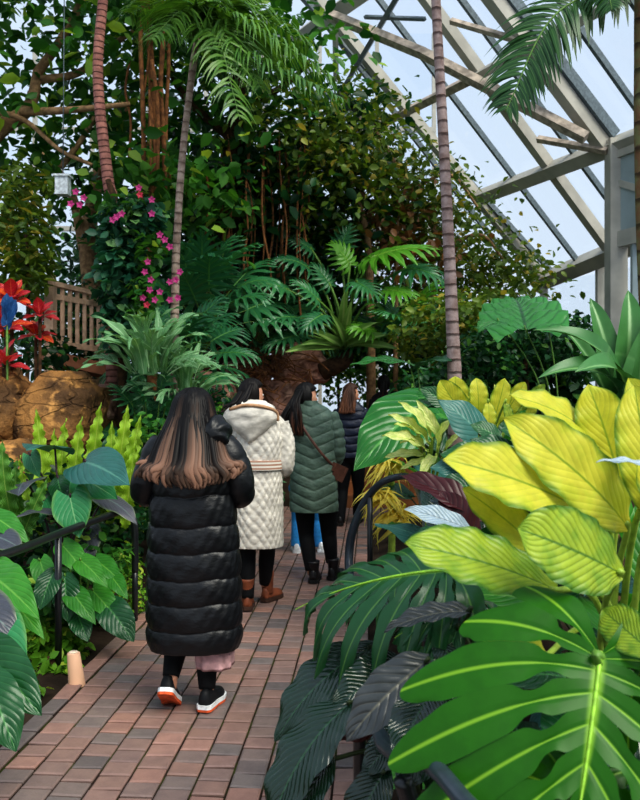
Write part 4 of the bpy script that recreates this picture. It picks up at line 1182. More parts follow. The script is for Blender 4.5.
bush('leafy_shrub', 'dark green shrub between the red leaves and the boulders', 'shrub', [E(30, 350, 8.8, 50, 26), E(80, 330, 11.4, 50, 50)], 1100, .11, Fm['dark'], 77)
# ================================================================== PALMS
def palm(name, label, pts, rad, bark, base=None):
    b = base if base is not None else pts[0]
    r = thing(name, label, 'palm', (b[0], b[1], gz(b[0], b[1])))
    p = spline(pts, 60)
    V, F, uv = tube(p, rad, 14)
    k = 1 + .05 * np.abs(np.sin(uv[:, 0] * 12.0))
    MB().add(V, F, uv).build('trunk', bark, r)
    return r
d = 8.6
pr_ = palm('palm_tree', 'palm with reddish ringed trunk rising behind the wooden railing at upper left',
           [(P(112, 250, d)[0], d, gz(P(112, 300, d)[0], d) - .1), P(113, 230, d), P(108, 180, d), P(100, 110, d), P(98, 60, d), P(103, 0, d), P(108, -60, d), P(112, -150, d)], [.075, .065, .058, .055, .052, .05], M['palm_red'])
top = P(112, -150, d)
for i in range(9):
    a = i * 2 * PI / 9
    frond(pr_, top, top + np.array([math.cos(a) * .8, math.sin(a) * .8, .5]), top + np.array([math.cos(a) * 1.7, math.sin(a) * 1.7, .25]), 24, .4, .035, .5, SG, L['palmd'], i)

d = 8.8
ps = palm('palm_tree', 'slim pale trunked palm with arching green fronds left of center',
          [(P(174, 320, d)[0], d, gz(P(174, 320, d)[0], d) - .1), P(175, 300, d), P(178, 220, d), P(183, 150, d), P(190, 90, d), P(194, 60, d), P(199, 30, d)], [.055, .045, .04, .036, .042, .034], M['palm_slim'])
top = P(197, 46, d)
for i, (m_, tp, nl, ll) in enumerate((((225, 22, 8.5), (262, 90, 8.2), 46, .6), ((215, 0, 8.9), (258, 30, 9.2), 34, .6), ((245, 25, 8.6), (335, 78, 8.3), 40, .62), ((250, 55, 8.4), (345, 100, 8.0), 34, .5), ((185, 10, 8.4), (150, 40, 8.0), 34, .55),
                                      ((178, 0, 8.8), (128, 14, 9.1), 32, .55), ((196, 0, 8.2), (190, -20, 7.4), 30, .55), ((215, 30, 8.2), (240, 120, 7.8), 30, .5), ((200, -20, 9.2), (196, -60, 9.8), 30, .55), ((232, 5, 9.2), (310, 45, 9.6), 34, .6))):
    frond(ps, top, P(*m_), P(*tp), int(nl * 1.4), ll * 1.2, .036, .9, SG, L['palm'], 20 + i, rr=.014, jit=.14)

d = 5.8
pg = palm('palm_tree', 'palm with grey ringed trunk standing at right of center',
          [(P(456, 470, d)[0], d, gz(P(456, 470, d)[0], d) - .1), P(455, 400, d), P(453, 340, d), P(449, 250, d), P(444, 150, d), P(439, 60, d), P(435, -20, d), P(431, -120, d), P(428, -220, d)], [.06, .052, .046, .04, .036, .034, .032, .03], M['palm_grey'])
top = P(428, -220, d)
for i in range(9):
    a = i * 2 * PI / 9
    frond(pg, top, top + np.array([math.cos(a) * .7, math.sin(a) * .7, .6]), top + np.array([math.cos(a) * 1.4, math.sin(a) * 1.4, .5]), 24, .4, .035, .4, SG, L['palmd'], 40 + i)

d = 5.2
pe = palm('palm_tree', 'palm at the right frame edge whose drooping fronds hang before the glass roof',
          [(P(668, 470, d)[0], d, gz(P(668, 470, d)[0], d) - .1), P(650, 300, d), P(644, 150, d), P(643, 60, d), P(644, 0, d), P(646, -70, d)], [.08, .07, .06, .055, .06, .05], M['palm_green'])
top = P(640, -20, d)
frond(pe, top, P(556, 14, 5.0), P(505, 112, 4.9), 56, .42, .034, .7, SG, L['palmd'], 60, rr=.012, sidev=(.5, -.5, -.7), jit=.1, fwd=.75)
frond(pe, top, P(606, -30, 5.0), P(612, 10, 4.8), 34, .28, .028, .9, SG, L['palmd'], 61, rr=.010, sidev=(.8, -.4, .1), jit=.1)
for i in range(7):
    a = -1.2 + i * .75
    frond(pe, P(644, -60, d), P(644, -60, d) + np.array([math.cos(a) * .6, math.sin(a) * .6, .5]), P(644, -60, d) + np.array([math.cos(a) * 1.5, math.sin(a) * 1.5, .35]), 22, .4, .03, .5, SG, L['palmd'], 62 + i)

# ================================================================== TREES
def tree(label, ell, n, size, mat, seed, branches, bark, name='broadleaf_tree', roots=(), root_d=None, **kw):
    p0 = np.asarray(branches[0][0][0], float)
    r = thing(name, label, 'tree', (p0[0], p0[1], gz(p0[0], p0[1])))
    foliage(r, ell, n, size, mat, seed, **kw)
    for i, (pts, rad) in enumerate(branches):
        V, F, uv = tube(spline(pts, 8 * len(pts)), rad, 10)
        MB().add(V, F, uv).build('trunk' if i == 0 else 'branch', bark, r)
    for (pts, rad) in roots:
        V, F, uv = tube(spline(pts, 24), rad, 6)
        MB().add(V, F, uv).build('aerial_root', M['root_brown'], r)
    return r
def Q(*a): return [P(x, y, d_) for x, y, d_ in a]
def ground_pt(px, d_): return G0(px, d_) - [0, 0, .1]

tree('tree with pale tan branches and broad leaves at the upper left corner',
     [E(20, 20, 11, 60, 50), E(95, 40, 11, 55, 60), E(30, 100, 11.5, 60, 50), E(110, 130, 12, 60, 50), E(40, 170, 12, 60, 40), E(-40, 80, 11, 60, 100), E(60, -50, 11, 120, 50)], 1900, .22, Fm['canopy'], 101,
     [([ground_pt(-60, 11.2), P(-50, 220, 11.2), P(-10, 140, 11.2), P(28, 108, 11.2), P(38, 70, 11.3)], [.22, .17, .13, .09, .06]), (Q((22, 112, 11.0), (70, 110, 10.6), (130, 104, 10.6)), [.06, .03]),
      (Q((38, 72, 11.3), (62, 38, 11.3), (84, -5, 11.4), (100, -60, 11.4)), [.07, .06, .05, .04]), (Q((40, 80, 11.3), (80, 72, 11.4), (120, 40, 11.6), (160, 15, 11.8)), [.06, .05, .04, .03]), (Q((-30, 110, 11.1), (20, 118, 10.9), (60, 150, 10.8), (92, 165, 10.8)), [.05, .03, .025]),
      (Q((60, 168, 11.5), (80, 142, 11.5), (98, 112, 11.6)), [.05, .04, .035])], M['bark_tan'], clump=.36)
tree('dark leafy tree behind the reddish palm trunk',
     [E(130, 60, 13, 60, 60), E(160, 140, 13.5, 60, 60), E(90, 200, 14, 80, 50), E(60, 230, 14.5, 90, 40), E(150, 225, 13.5, 50, 50), E(120, 0, 13, 80, 50)], 1300, .2, Fm['dark'], 102,
     [([ground_pt(95, 13.8), P(92, 290, 13.8), P(88, 240, 13.8), P(100, 170, 13.7), P(125, 100, 13.5)], [.2, .16, .12, .1]), (Q((84, 250, 13.8), (70, 190, 13.9), (40, 150, 14)), [.09, .06]), (Q((95, 195, 13.7), (140, 170, 13.5), (200, 165, 13.2)), [.05, .03])], M['bark_tan'], clump=.5)
tree('canopy tree with mixed green leaves above the slim palm',
     [E(240, 20, 11.5, 60, 50), E(180, 20, 12.0, 60, 60), E(300, 20, 12.2, 30, 24), E(160, 80, 12, 40, 70), E(290, 90, 12.4, 40, 46), E(235, 95, 12, 60, 50), E(220, -50, 10.8, 110, 50, .9)], 2300, .2, Fm['canopy'], 103,
     [([ground_pt(212, 12.6), P(215, 300, 12.6), P(222, 210, 12.5), P(235, 130, 12.3), P(240, 50, 12.0), P(245, -40, 12)], [.22, .16, .12, .08]), (Q((232, 140, 12.3), (180, 90, 12.1), (160, 25, 12)), [.07, .04]), (Q((237, 110, 12.3), (285, 85, 12.2), (310, 60, 12.2)), [.06, .03])], M['bark_brown'], clump=.45)
rr = []
rs = np.random.default_rng(9)
for px, y0, y1, d_ in ((142, -20, 215, 10.6), (146, 10, 200, 10.7), (155, 60, 210, 10.5), (162, -20, 190, 10.6), (158, 20, 250, 10.8), (150, 90, 320, 10.4), (152, 100, 330, 10.5), (128, 60, 180, 10.9), (168, 30, 180, 10.8)):
    rr.append(([P(px + rs.uniform(-3, 3), y0 + (y1 - y0) * f, d_) for f in (0, .25, .5, .75, 1)], rs.uniform(.014, .034)))
tree('fig tree with reddish hanging aerial roots beside the slim palm',
     [E(150, 5, 10.8, 40, 26), E(150, 190, 10.6, 36, 40), E(200, 190, 11.5, 40, 50)], 900, .2, Fm['mid'], 104,
     [([ground_pt(152, 10.8), P(152, 320, 10.8), P(150, 200, 10.8), P(152, 90, 10.8), P(146, -10, 10.8)], [.07, .06, .05, .04])], M['root_brown'], roots=rr, clump=.35)
rr = []
for k in range(26):
    px = rs.uniform(200, 305); y0 = rs.uniform(120, 180); y1 = rs.uniform(250, 345); d_ = rs.uniform(11.7, 12.3)
    rr.append(([P(px + rs.uniform(-5, 5), y0 + (y1 - y0) * f, d_) for f in (0, .25, .5, .75, 1)], rs.uniform(.006, .02)))
tree('dense dark fig tree in the center with a broad brown trunk and thin hanging roots',
     [E(280, 170, 12.6, 60, 60), E(220, 175, 13.2, 60, 60), E(320, 200, 12.8, 44, 50), E(260, 240, 13.4, 80, 50), E(330, 145, 13, 40, 36), E(200, 260, 13.8, 60, 70), E(280, 300, 14.5, 110, 60)], 5600, .22, Fm['dark'], 105,
     [([ground_pt(228, 12.8), P(228, 330, 12.8), P(232, 260, 12.8), P(240, 210, 12.8), P(250, 160, 12.8)], [.34, .27, .2, .16, .1]), ([ground_pt(215, 12.9), P(214, 320, 12.9), P(215, 250, 12.9), P(205, 180, 12.9)], [.2, .16, .12, .08]), (Q((240, 220, 12.8), (270, 180, 12.7), (310, 150, 12.7)), [.1, .07, .04])], M['bark_brown'], roots=rr, clump=.45)
tree('light green small leaved tree behind the tree philodendron',
     [E(330, 160, 11.9, 40, 40), E(365, 180, 12.4, 36, 36), E(345, 215, 12.6, 40, 30), E(300, 125, 11.8, 40, 30)], 2000, .13, Fm['olive'], 106,
     [([ground_pt(372, 12.8), P(370, 300, 12.8), P(366, 230, 12.6), P(350, 180, 12.3)], [.09, .07, .05, .03])], M['bark_tan'], clump=.35)
tree('leafy climber covering the lower roof truss right of center',
     [E(395, 165, 13.2, 34, 34), E(370, 130, 13.0, 26, 28), E(420, 200, 13.4, 40, 40), E(470, 240, 13.4, 36, 44), E(500, 270, 13.4, 34, 26), E(405, 235, 13.6, 50, 40), E(445, 285, 13.6, 60, 40), E(360, 105, 13.0, 14, 20), E(520, 285, 13.4, 30, 16)], 5200, .13, Fm['olive'], 107,
     [([ground_pt(430, 13.4), P(428, 330, 13.4), P(440, 250, 13.3), P(410, 190, 13.2), P(375, 130, 13.1)], [.07, .05, .04, .03]), (Q((440, 250, 13.3), (480, 235, 13.3), (505, 262, 13.3)), [.04, .02]), (Q((410, 190, 13.2), (450, 175, 13.3), (480, 210, 13.3)), [.03, .02])], M['bark_tan'], name='climber', clump=.32)
tree('brown and green leaved small tree under the truss behind the tree philodendron',
     [E(400, 205, 12.9, 26, 24), E(375, 225, 12.9, 24, 16), E(420, 240, 13.0, 30, 30)], 500, .16, Fm['brown'], 108,
     [([ground_pt(395, 13.0), P(396, 320, 13), P(398, 220, 12.9)], [.05, .04, .02])], M['bark_tan'], clump=.35)
bush('dark_bush', 'round dark green bush behind the grey palm trunk at right', 'bush', [E(520, 345, 8.2, 58, 36), E(480, 365, 7.8, 40, 34), E(570, 345, 8.5, 40, 34)], 3000, .085, Fm['dark'], 109)
bush('olive_shrub', 'olive shrub between the palm trunk and the dark bush', 'shrub', [E(480, 320, 9.8, 44, 34), E(440, 330, 10.4, 50, 40)], 1700, .10, Fm['olive'], 110)
bush('leafy_shrub', 'green shrub along the steps behind the large taro leaves', 'shrub', [E(440, 400, 9.4, 50, 44), E(420, 440, 8.4, 24, 30)], 1600, .1, Fm['dark'], 111)
bush('leafy_shrub', 'small leaved shrub beyond the steps behind the auburn hair', 'shrub', [E(365, 370, 14.2, 60, 44), E(310, 340, 14.6, 60, 40)], 1500, .12, Fm['mid'], 112)
# far hedges closing the view
for i, (lab, ell, n) in enumerate((('tall dark tree line plant far back at left', [E(0, 300, 17, 110, 90), E(-90, 260, 16, 90, 140)], 1800), ('tall dark shrub far back at left of center', [E(150, 320, 16.5, 110, 90)], 1900), ('tall dark shrub far back behind the center philodendron', [E(300, 290, 15.6, 100, 90), E(400, 340, 15.0, 60, 50)], 2400), ('dark shrub far back at right under the eave', [E(540, 378, 11.2, 50, 44), E(470, 365, 12.6, 60, 50)], 1800))):
    bush('tall_shrub', lab, 'shrub', ell, n, .24, Fm['dark'], 120 + i)
# flower covered column
cl = thing('flowering_vine', 'leafy vine column with magenta flowers beside the wooden railing', 'vine', G0(122, 8.3))
foliage(cl, [E(120, 230, 8.25, 26, 34), E(122, 280, 8.25, 27, 40), E(128, 325, 8.2, 26, 30), E(145, 215, 8.25, 18, 22)], 1700, .12, Fm['teal'], 130, shape=(.32, .3))
foliage(cl, [E(125, 205, 8.1, 22, 12), E(150, 250, 8.1, 14, 20), E(142, 300, 8.0, 16, 26)], 260, .12, Fm['mid'], 131)
V, F, uv = tube(spline([G0(122, 8.4) - [0, 0, .1], P(122, 300, 8.4), P(118, 215, 8.4), P(108, 180, 8.45)], 20), [.06, .05, .04, .03], 10); MB().add(V, F, uv).build('stem', M['bark_brown'], cl)
PM = leaf_mesh('petal', OVAL, L['magenta'], 6, 4, .2, .6, seed=1); PR = leaf_mesh('petal', OVAL, L['redflower'], 6, 4, .2, .6, seed=2)
FLW = []
def flower(px, py, d_, size, pm, lab=None):
    c_ = P(px, py, d_)
    fl = bpy.data.objects.new('flower', None); COL.objects.link(fl); fl.parent = cl; fl.location = [float(v) for v in (c_ - rootloc(cl))]
    for q in range(5):
        a = q * 2 * PI / 5 + .3 * px
        o = bpy.data.objects.new('petal', pm); COL.objects.link(o); o.parent = fl
        e_ = np.array([math.cos(a) * size, -.3 * size, math.sin(a) * size])
        o.matrix_local = frame(np.zeros(3), e_, (0, -1, 0.1), 1.3)
for (px, py) in ((117, 217), (122, 214), (113, 220), (76, 192), (80, 205), (71, 204), (84, 198), (165, 240), (170, 247), (160, 235), (152, 214)): flower(px, py, 7.85, .04, PM)
for (px, py) in ((140, 195), (152, 200), (148, 262), (145, 272), (151, 280), (150, 290), (160, 292), (143, 298), (155, 300), (170, 282), (176, 280), (147, 305), (170, 300), (180, 272), (178, 298), (139, 188)): flower(px, py, 7.8, .038, PR if py % 2 else PM)
# ================================================================== PEOPLE
skin = NT('skin'); M['skin'] = skin.done(skin.bsdf(skin.mix(skin.rng(skin.noise(20), .3, .7), lin((196, 142, 116)), lin((214, 162, 134))), .5, .4))
def hairmat(name, root_c, mid_c, tip_c, z0, z1, streak=.5):
    t = NT(name)
    v = t.var()
    U, W = t.uv()
    c1 = t.mix(t.mth('MULTIPLY', t.mth('MULTIPLY', t.rng(v, .45, .9), t.rng(U, .1, .45)), streak), lin(root_c), lin(mid_c))
    c2 = t.mix(t.rng(t.mth('ADD', U, t.mth('MULTIPLY', t.mth('SUBTRACT', v, .5), .35)), z0, z1), c1, t.mix(t.rng(v, .2, .9), lin(mid_c), lin(tip_c)))
    return t.done(t.bsdf(c2, .5, .22))
def puffmat(name, rgb, rough=.4, spec=.5, wr=.5):
    t = NT(name)
    mp = t.n('Mapping', {'Vector': t.obj()}); mp.inputs['Scale'].default_value = (9, 9, 16)
    n = t.noise(1.4, 4, mp.outputs[0])
    c = lin(rgb)
    col = t.mix(t.rng(n, .3, .7), tuple(x * .75 for x in c[:3]) + (1,), tuple(min(1, x * 1.2) for x in c[:3]) + (1,))
    return t.done(t.bsdf(col, rough, spec, 0, t.bump(n, wr, .03)))
M['eye'] = plain('eye_white', (236, 232, 226), .3); M['lip'] = plain('lip', (170, 92, 86), .5)
M['leg_black'] = plain('black_legging', (20, 21, 24), .75, .2, 0, 30, .2)
M['blackcoat'] = puffmat('black_puffer', (17, 19, 23), .4, .45, .22)
M['greencoat'] = puffmat('sage_puffer', (84, 104, 92), .5, .35, .35)
M['navycoat'] = puffmat('navy_puffer', (30, 38, 58), .5, .35, .35)
M['whitecoat'] = puffmat('cream_quilt', (208, 202, 192), .6, .3, .2)
M['seam'] = plain('seam_black', (6, 6, 8), .8, .1)

def person(label, x, y):
    return thing('person', label, 'person', (x, y, 0))

def limb(mb, pts, rad, n=24, seg=16):
    p = spline(pts, n); V, F, uv = tube(p, rad, seg); mb.add(V, F, uv)
def ball(mb, c, r, nu=14, nv=20, deform=None):
    th = np.linspace(0.02, PI - .02, nu); ph = np.linspace(0, 2 * PI, nv, endpoint=False)
    T, Ph = np.meshgrid(th, ph, indexing='ij')
    D = np.stack([np.sin(T) * np.cos(Ph), np.sin(T) * np.sin(Ph), np.cos(T)], -1).reshape(-1, 3)
    V = D * np.asarray(r)
    if deform is not None: V = deform(D, V)
    F = [tuple(f)[::-1] for f in grid_faces(nu, nv, True)] + [tuple(range(nv)), tuple(range((nu - 1) * nv, nu * nv))[::-1]]
    mb.add(V + np.asarray(c), F)

def rotz(v, a):
    c, s = math.cos(a), math.sin(a)
    v = np.atleast_2d(np.asarray(v, float))
    return np.stack([v[:, 0] * c - v[:, 1] * s, v[:, 0] * s + v[:, 1] * c, v[:, 2]], 1)

def hand(mb, wrist, dr, palm_n, side, curl=.6, s=1.0):
    """palm plus five separate fingers; dr = finger direction, palm_n = way the palm faces, side=+1: thumb on dr x palm_n side"""
    dr = unit(dr); pn = unit(palm_n - np.dot(palm_n, dr) * dr); ac = np.cross(dr, pn) * side
    w_ = np.asarray(wrist, float)
    V, F, uv = tube(spline([w_ - dr * .02, w_ + dr * .03 * s, w_ + dr * .065 * s, w_ + dr * .092 * s], 10), [.026 * s, .036 * s, .041 * s, .036 * s], 14, True, .48, pn); mb.add(V, F, uv)
    for i, L in enumerate((.074, .084, .078, .060)):
        b = w_ + dr * .085 * s + ac * (.030 - .020 * i) * s
        pts = [b - dr * .02]; d_ = dr.copy(); a = curl * (.35 + .06 * i)
        for f in (.45, .32, .23):
            d_ = unit(d_ * math.cos(a) + pn * math.sin(a)); pts.append(pts[-1] + d_ * (L + .01) * f * s); a = curl * .75
        V, F, uv = tube(spline(pts, 12), [.0092 * s, .009 * s, .0082 * s, .0062 * s], 8); mb.add(V, F, uv)
    b = w_ + dr * .025 * s + ac * .026 * s
    d1 = unit(ac * .75 + dr * .7 + pn * .25)
    V, F, uv = tube(spline([b, b + d1 * .035 * s, b + d1 * .035 * s + unit(dr * .9 + ac * .15 + pn * .4) * .03 * s, b + d1 * .035 * s + unit(dr * .9 + pn * .5) * .052 * s], 10), [.013 * s, .011 * s, .0095 * s, .007 * s], 8); mb.add(V, F, uv)

def remesh(mb, voxel, sm_it=2):
    V = np.concatenate(mb.V)
    me = mesh_arrays('tmp', V, mb.F)
    o = bpy.data.objects.new('tmp', me); COL.objects.link(o)
    m = o.modifiers.new('r', 'REMESH'); m.mode = 'VOXEL'; m.voxel_size = voxel
    m2 = o.modifiers.new('s', 'SMOOTH'); m2.iterations = sm_it; m2.factor = .5
    bpy.context.view_layer.update()
    dg = bpy.context.evaluated_depsgraph_get()
    me2 = bpy.data.meshes.new_from_object(o.evaluated_get(dg))
    COL.objects.unlink(o); bpy.data.objects.remove(o)
    for p in me2.polygons: p.use_smooth = True
    return me2

def head_def(yaw):
    def f(D, V):
        V = V.copy()
        low = sm(-D[:, 2], .1, .9)
        V[:, 0] *= 1 - .22 * low
        front = np.maximum(D[:, 1], 0)
        V[:, 1] += .012 * front * low
        V[:, 1] += .022 * np.exp(-((D[:, 0]) / .14) ** 2 - ((D[:, 2] + .12) / .16) ** 2) * (D[:, 1] > 0)   # nose
        V[:, 1] += .006 * np.exp(-((D[:, 0]) / .3) ** 2 - ((D[:, 2] + .52) / .1) ** 2) * (D[:, 1] > 0)   # mouth
        V[:, 1] -= .008 * np.exp(-((np.abs(D[:, 0]) - .36) / .16) ** 2 - ((D[:, 2] - .08) / .13) ** 2) * (D[:, 1] > 0)  # eye sockets
        V[:, 1] += .006 * np.exp(-((D[:, 0]) / .3) ** 2 - ((D[:, 2] + .88) / .14) ** 2) * (D[:, 1] > 0)
        return rotz(V, yaw)
    return f

def body(root, H, lean, yaw, legs, arms, headc, voxel=.008, hands=True, z0=0.0):
    """legs: [(hip, knee, ankle)], arms: [(shoulder, elbow, wrist, hand_dir, palm, side)] in world coordinates"""
    mb = MB()
    hc = np.asarray(headc)
    ball(mb, hc, (.074, .092, .112), 26, 32, head_def(yaw))
    for sg in (-1, 1):
        ec = hc + rotz([[sg * .074, -.004, -.005]], yaw)[0]
        ball(mb, ec, (.012, .020, .030), 8, 10)
    cx = np.array([(legs[0][0][0] + legs[1][0][0]) / 2, (legs[0][0][1] + legs[1][0][1]) / 2, 0])
    limb(mb, [hc - [0, .005, .08], hc * [.5, .5, 0] + cx * .5 + [0, 0, z0 + H * .845], cx + [0, 0, z0 + H * .80]], [.055, .052, .075], 10)
    zs = [.46, .50, .54, .60, .66, .72, .77, .805, .825]
    rx = [.13, .165, .17, .145, .135, .15, .168, .15, .08]; ry = [.09, .115, .12, .105, .10, .11, .108, .085, .06]
    V = []
    a = np.linspace(0, 2 * PI, 28, endpoint=False)
    for z, x_, y_ in zip(zs, rx, ry):
        V.append(np.stack([cx[0] + x_ * np.cos(a), cx[1] + y_ * np.sin(a), np.full(28, z0 + z * H)], 1))
    V = np.concatenate(V)
    F = [tuple(f) for f in grid_faces(len(zs), 28, True)] + [tuple(range(28))[::-1], tuple(range((len(zs) - 1) * 28, len(zs) * 28))]
    mb.add(V, F)
    for lg in legs:
        hip, kn, an = map(np.asarray, lg[:3]); pt = lg[3] if len(lg) > 3 else 0.0
        tf = lambda y_, z_: np.array([0, y_ * math.cos(pt) + z_ * math.sin(pt), -y_ * math.sin(pt) + z_ * math.cos(pt)])
        limb(mb, [hip, hip * .5 + kn * .5, kn, kn * .65 + an * .35 - [0, .012, 0], an], [.085, .075, .052, .054, .036], 30)
        limb(mb, [an, an + tf(.03, -.03), an + tf(.08, -.045)], [.036, .032, .022], 10)
    for s0, el, wr_, hd, pn, sd in arms:
        s0, el, wr_ = map(np.asarray, (s0, el, wr_))
        limb(mb, [s0, s0 * .5 + el * .5, el, el * .6 + wr_ * .4, wr_], [.056, .048, .040, .040, .025], 26)
        if hands: hand(mb, wr_, np.asarray(hd, float), np.asarray(pn, float), sd)
    me = remesh(mb, voxel)
    me.transform(Matrix.Translation(Vector(-rootloc(root))))
    me.materials.append(M['skin'])
    o = bpy.data.objects.new('body', me); COL.objects.link(o); o.parent = root
    for sg in (-1, 1):
        mb = MB(); ball(mb, hc + rotz([[sg * .028, .078, .008]], yaw)[0], (.011, .011, .010), 8, 12); mb.build('eye', M['eye'], o)
    mb = MB(); ball(mb, hc + rotz([[0, .094, -.056]], yaw)[0], (.022, .008, .008), 8, 14); mb.build('mouth', M['lip'], o)
    return o

def coat(root, rings, disp, mat, nth=112, nz=150, expo=2.5, name='coat', amp=1.0):
    """rings: (z, cx, cy, rx, ry) top to bottom, world"""
    R = np.array(rings, float)
    u = np.linspace(0, 1, nz)
    zz = np.interp(u, np.linspace(0, 1, len(R)), R[:, 0])
    zz = np.linspace(R[0, 0], R[-1, 0], nz)
    o_ = np.argsort(R[:, 0])
    g_ = [np.interp(zz, R[o_, 0], R[o_, k]) for k in range(1, 5)]
    ker = np.exp(-np.linspace(-2, 2, 13) ** 2); ker /= ker.sum()
    g_ = [np.convolve(np.pad(q, 6, 'edge'), ker, 'valid') for q in g_]
    a = np.linspace(0, 2 * PI, nth, endpoint=False)
    ca, sa = np.cos(a), np.sin(a)
    sx = np.sign(ca) * np.abs(ca) ** (2 / expo); sy = np.sign(sa) * np.abs(sa) ** (2 / expo)
    X = g_[0][:, None] + g_[2][:, None] * sx; Y = g_[1][:, None] + g_[3][:, None] * sy; Z = np.repeat(zz[:, None], nth, 1)
    dx = disp(np.repeat(a[None, :], nz, 0), Z, g_[2][:, None] * sx)
    nx = sx / np.maximum(g_[2][:, None], .02); ny = sy / np.maximum(g_[3][:, None], .02); nl = np.sqrt(nx ** 2 + ny ** 2) + 1e-9
    X = X + nx / nl * dx; Y = Y + ny / nl * dx
    V = np.stack([X, Y, Z], -1).reshape(-1, 3)
    # turned-in hem
    last = V[-nth:]; c = last.mean(0)
    hem = np.concatenate([c + (last - c) * .97 + [0, 0, .004], c + (last - c) * .9 + [0, 0, .06]])
    F = [tuple(f)[::-1] for f in grid_faces(nz + 2, nth, True)]
    F.append(tuple(range(nth)))
    uv = np.zeros((len(V) + 2 * nth, 2)); uv[:, 0] = np.concatenate([np.repeat(np.linspace(0, 1, nz), nth), np.ones(2 * nth)])
    return MB().add(np.concatenate([V, hem]), F, uv).build(name, mat, root)

def sleeve(root, pts, rad, bands, mat, amp=.018, name='sleeve', parent=None, mode='puff'):
    p = spline(pts, 70)
    r = np.interp(np.linspace(0, 1, 70), np.linspace(0, 1, len(rad)), rad)
    f = np.linspace(0, 1, 70) * bands
    r = r * (1 + 0) + amp * (np.abs(np.sin(PI * f)) ** .45 - .6)
    V, F, uv = tube(p, r, 26)
    V = V + (vnoise(V, 14, 5) * .006)[:, None]
    return MB().add(V, F, uv).build(name, mat, parent or root)

def shoe(root, heel, yaw, pitch, mats, L=.255, H=.085, name='shoe', boot=None, soleh=.028, orange=None):
    """heel: world point under the heel; pitch lifts the heel about the toe"""
    n = 26; seg = 22
    t_ = np.linspace(0, 1, n)
    wd = np.interp(t_, [0, .06, .25, .45, .7, .88, 1], [.018, .034, .036, .036, .046, .036, .006])
    ht = np.interp(t_, [0, .08, .3, .42, .6, .8, .95, 1], [H * .8, H, H * .95, H * .82, .058, .05, .036, .012])
    a = np.linspace(0, 2 * PI, seg, endpoint=False)
    V = []
    for k in range(n):
        ca, sa = np.cos(a), np.sin(a)
        V.append(np.stack([wd[k] * np.sign(ca) * np.abs(ca) ** .8, np.full(seg, t_[k] * L - .02), np.where(sa > 0, sa, sa * .02) ** 1 * ht[k] + soleh * .8], 1))
    up = np.concatenate(V)
    F = [tuple(f) for f in grid_faces(n, seg, True)] + [tuple(range(seg))[::-1], tuple(range((n - 1) * seg, n * seg))]
    def xf(V):
        V = V.copy()
        if pitch:
            pv = np.array([0, L * .72, 0]); c, s = math.cos(pitch), math.sin(pitch)
            q = V - pv
            V = np.stack([q[:, 0], q[:, 1] * c + q[:, 2] * s, -q[:, 1] * s + q[:, 2] * c], 1) + pv
        return rotz(V, yaw) + np.asarray(heel)
    o = MB().add(xf(up), F).build(name, mats[0], root)
    # sole outline slab
    ol = np.concatenate([np.stack([wd + .006, t_ * L - .02 + (t_ - .5) * .012], 1), np.stack([-(wd + .006), t_ * L - .02 + (t_ - .5) * .012], 1)[::-1]])
    def slab(z0, z1, g=0.0):
        m = len(ol); c = ol.mean(0)
        lo = np.concatenate([c + (ol - c) * (1 - g), np.full((m, 1), z0)], 1); hi = np.concatenate([ol, np.full((m, 1), z1)], 1)
        lo[:, 2] += .018 * sm(lo[:, 1] / L, .75, 1.0)
        return np.concatenate([lo, hi]), [(i, (i + 1) % m, m + (i + 1) % m, m + i) for i in range(m)] + [tuple(range(m))[::-1], tuple(range(m, 2 * m))]
    V, F = slab(.013 if orange else 0, soleh + (.006 if orange else 0))
    MB().add(xf(V), F).build('sole', mats[1], o, smooth=False)
    if orange:
        V, F = slab(0, .014, .02); MB().add(xf(V), F).build('outsole', orange, o, smooth=False)
    if boot:
        b0 = xf(np.array([[0, .035, soleh + .03]]))[0]
        V, F, uv = tube(spline([b0, b0 + [0, .0, .06], b0 + [0, -.005, boot * .6], b0 + [0, -.01, boot]], 14), [.043, .045, .046, .052], 18)
        MB().add(V, F, uv).build('shaft', mats[0], o)
        V, F = beam(xf(np.array([[0, .015, .0]]))[0], xf(np.array([[0, .015, .035]]))[0], .058, .06, (0, 1, 0)); MB().add(V, F).build('heel', mats[1], o, smooth=False)
    return o

def trousers(root, legs, rad, mat, name='leggings', hipz=None):
    mb = MB()
    for lg in legs:
        hip, kn, an = map(lambda v: np.asarray(v, float), lg[:3])
        limb(mb, [hip, hip * .5 + kn * .5, kn, kn * .6 + an * .4 - [0, .01, 0], an], rad, 30, 18)
    c = (np.asarray(legs[0][0]) + np.asarray(legs[1][0])) / 2
    ball(mb, c + [0, -.005, .02], (.185, .135, .14))
    return mb.build(name, mat, root)

def haircap(mb, hc, r, yaw, face=.30, var=.2, seed=0):
    """shell over skull leaving the face free"""
    th = np.linspace(0.02, PI * .80, 30); ph = np.linspace(0, 2 * PI, 48, endpoint=False)
    T, Ph = np.meshgrid(th, ph, indexing='ij')
    D = np.stack([np.sin(T) * np.cos(Ph), np.sin(T) * np.sin(Ph), np.cos(T)], -1).reshape(-1, 3)
    facing = (D[:, 1] > face) & (D[:, 2] < .55)
    k = 1 + .03 * np.sin(Ph.ravel() * 17 + 2 * np.sin(T.ravel() * 3)) + .02 * vnoise(D, 6, seed)
    V = D * np.asarray(r) * np.where(facing, .72, k)[:, None]
    F = [tuple(f)[::-1] for f in grid_faces(30, 48, True)]
    mb.add(rotz(V, yaw) + np.asarray(hc), F, np.stack([T.ravel() / PI * .2, Ph.ravel()], 1), .2 + .3 * np.abs(np.sin(Ph.ravel() * 9)))

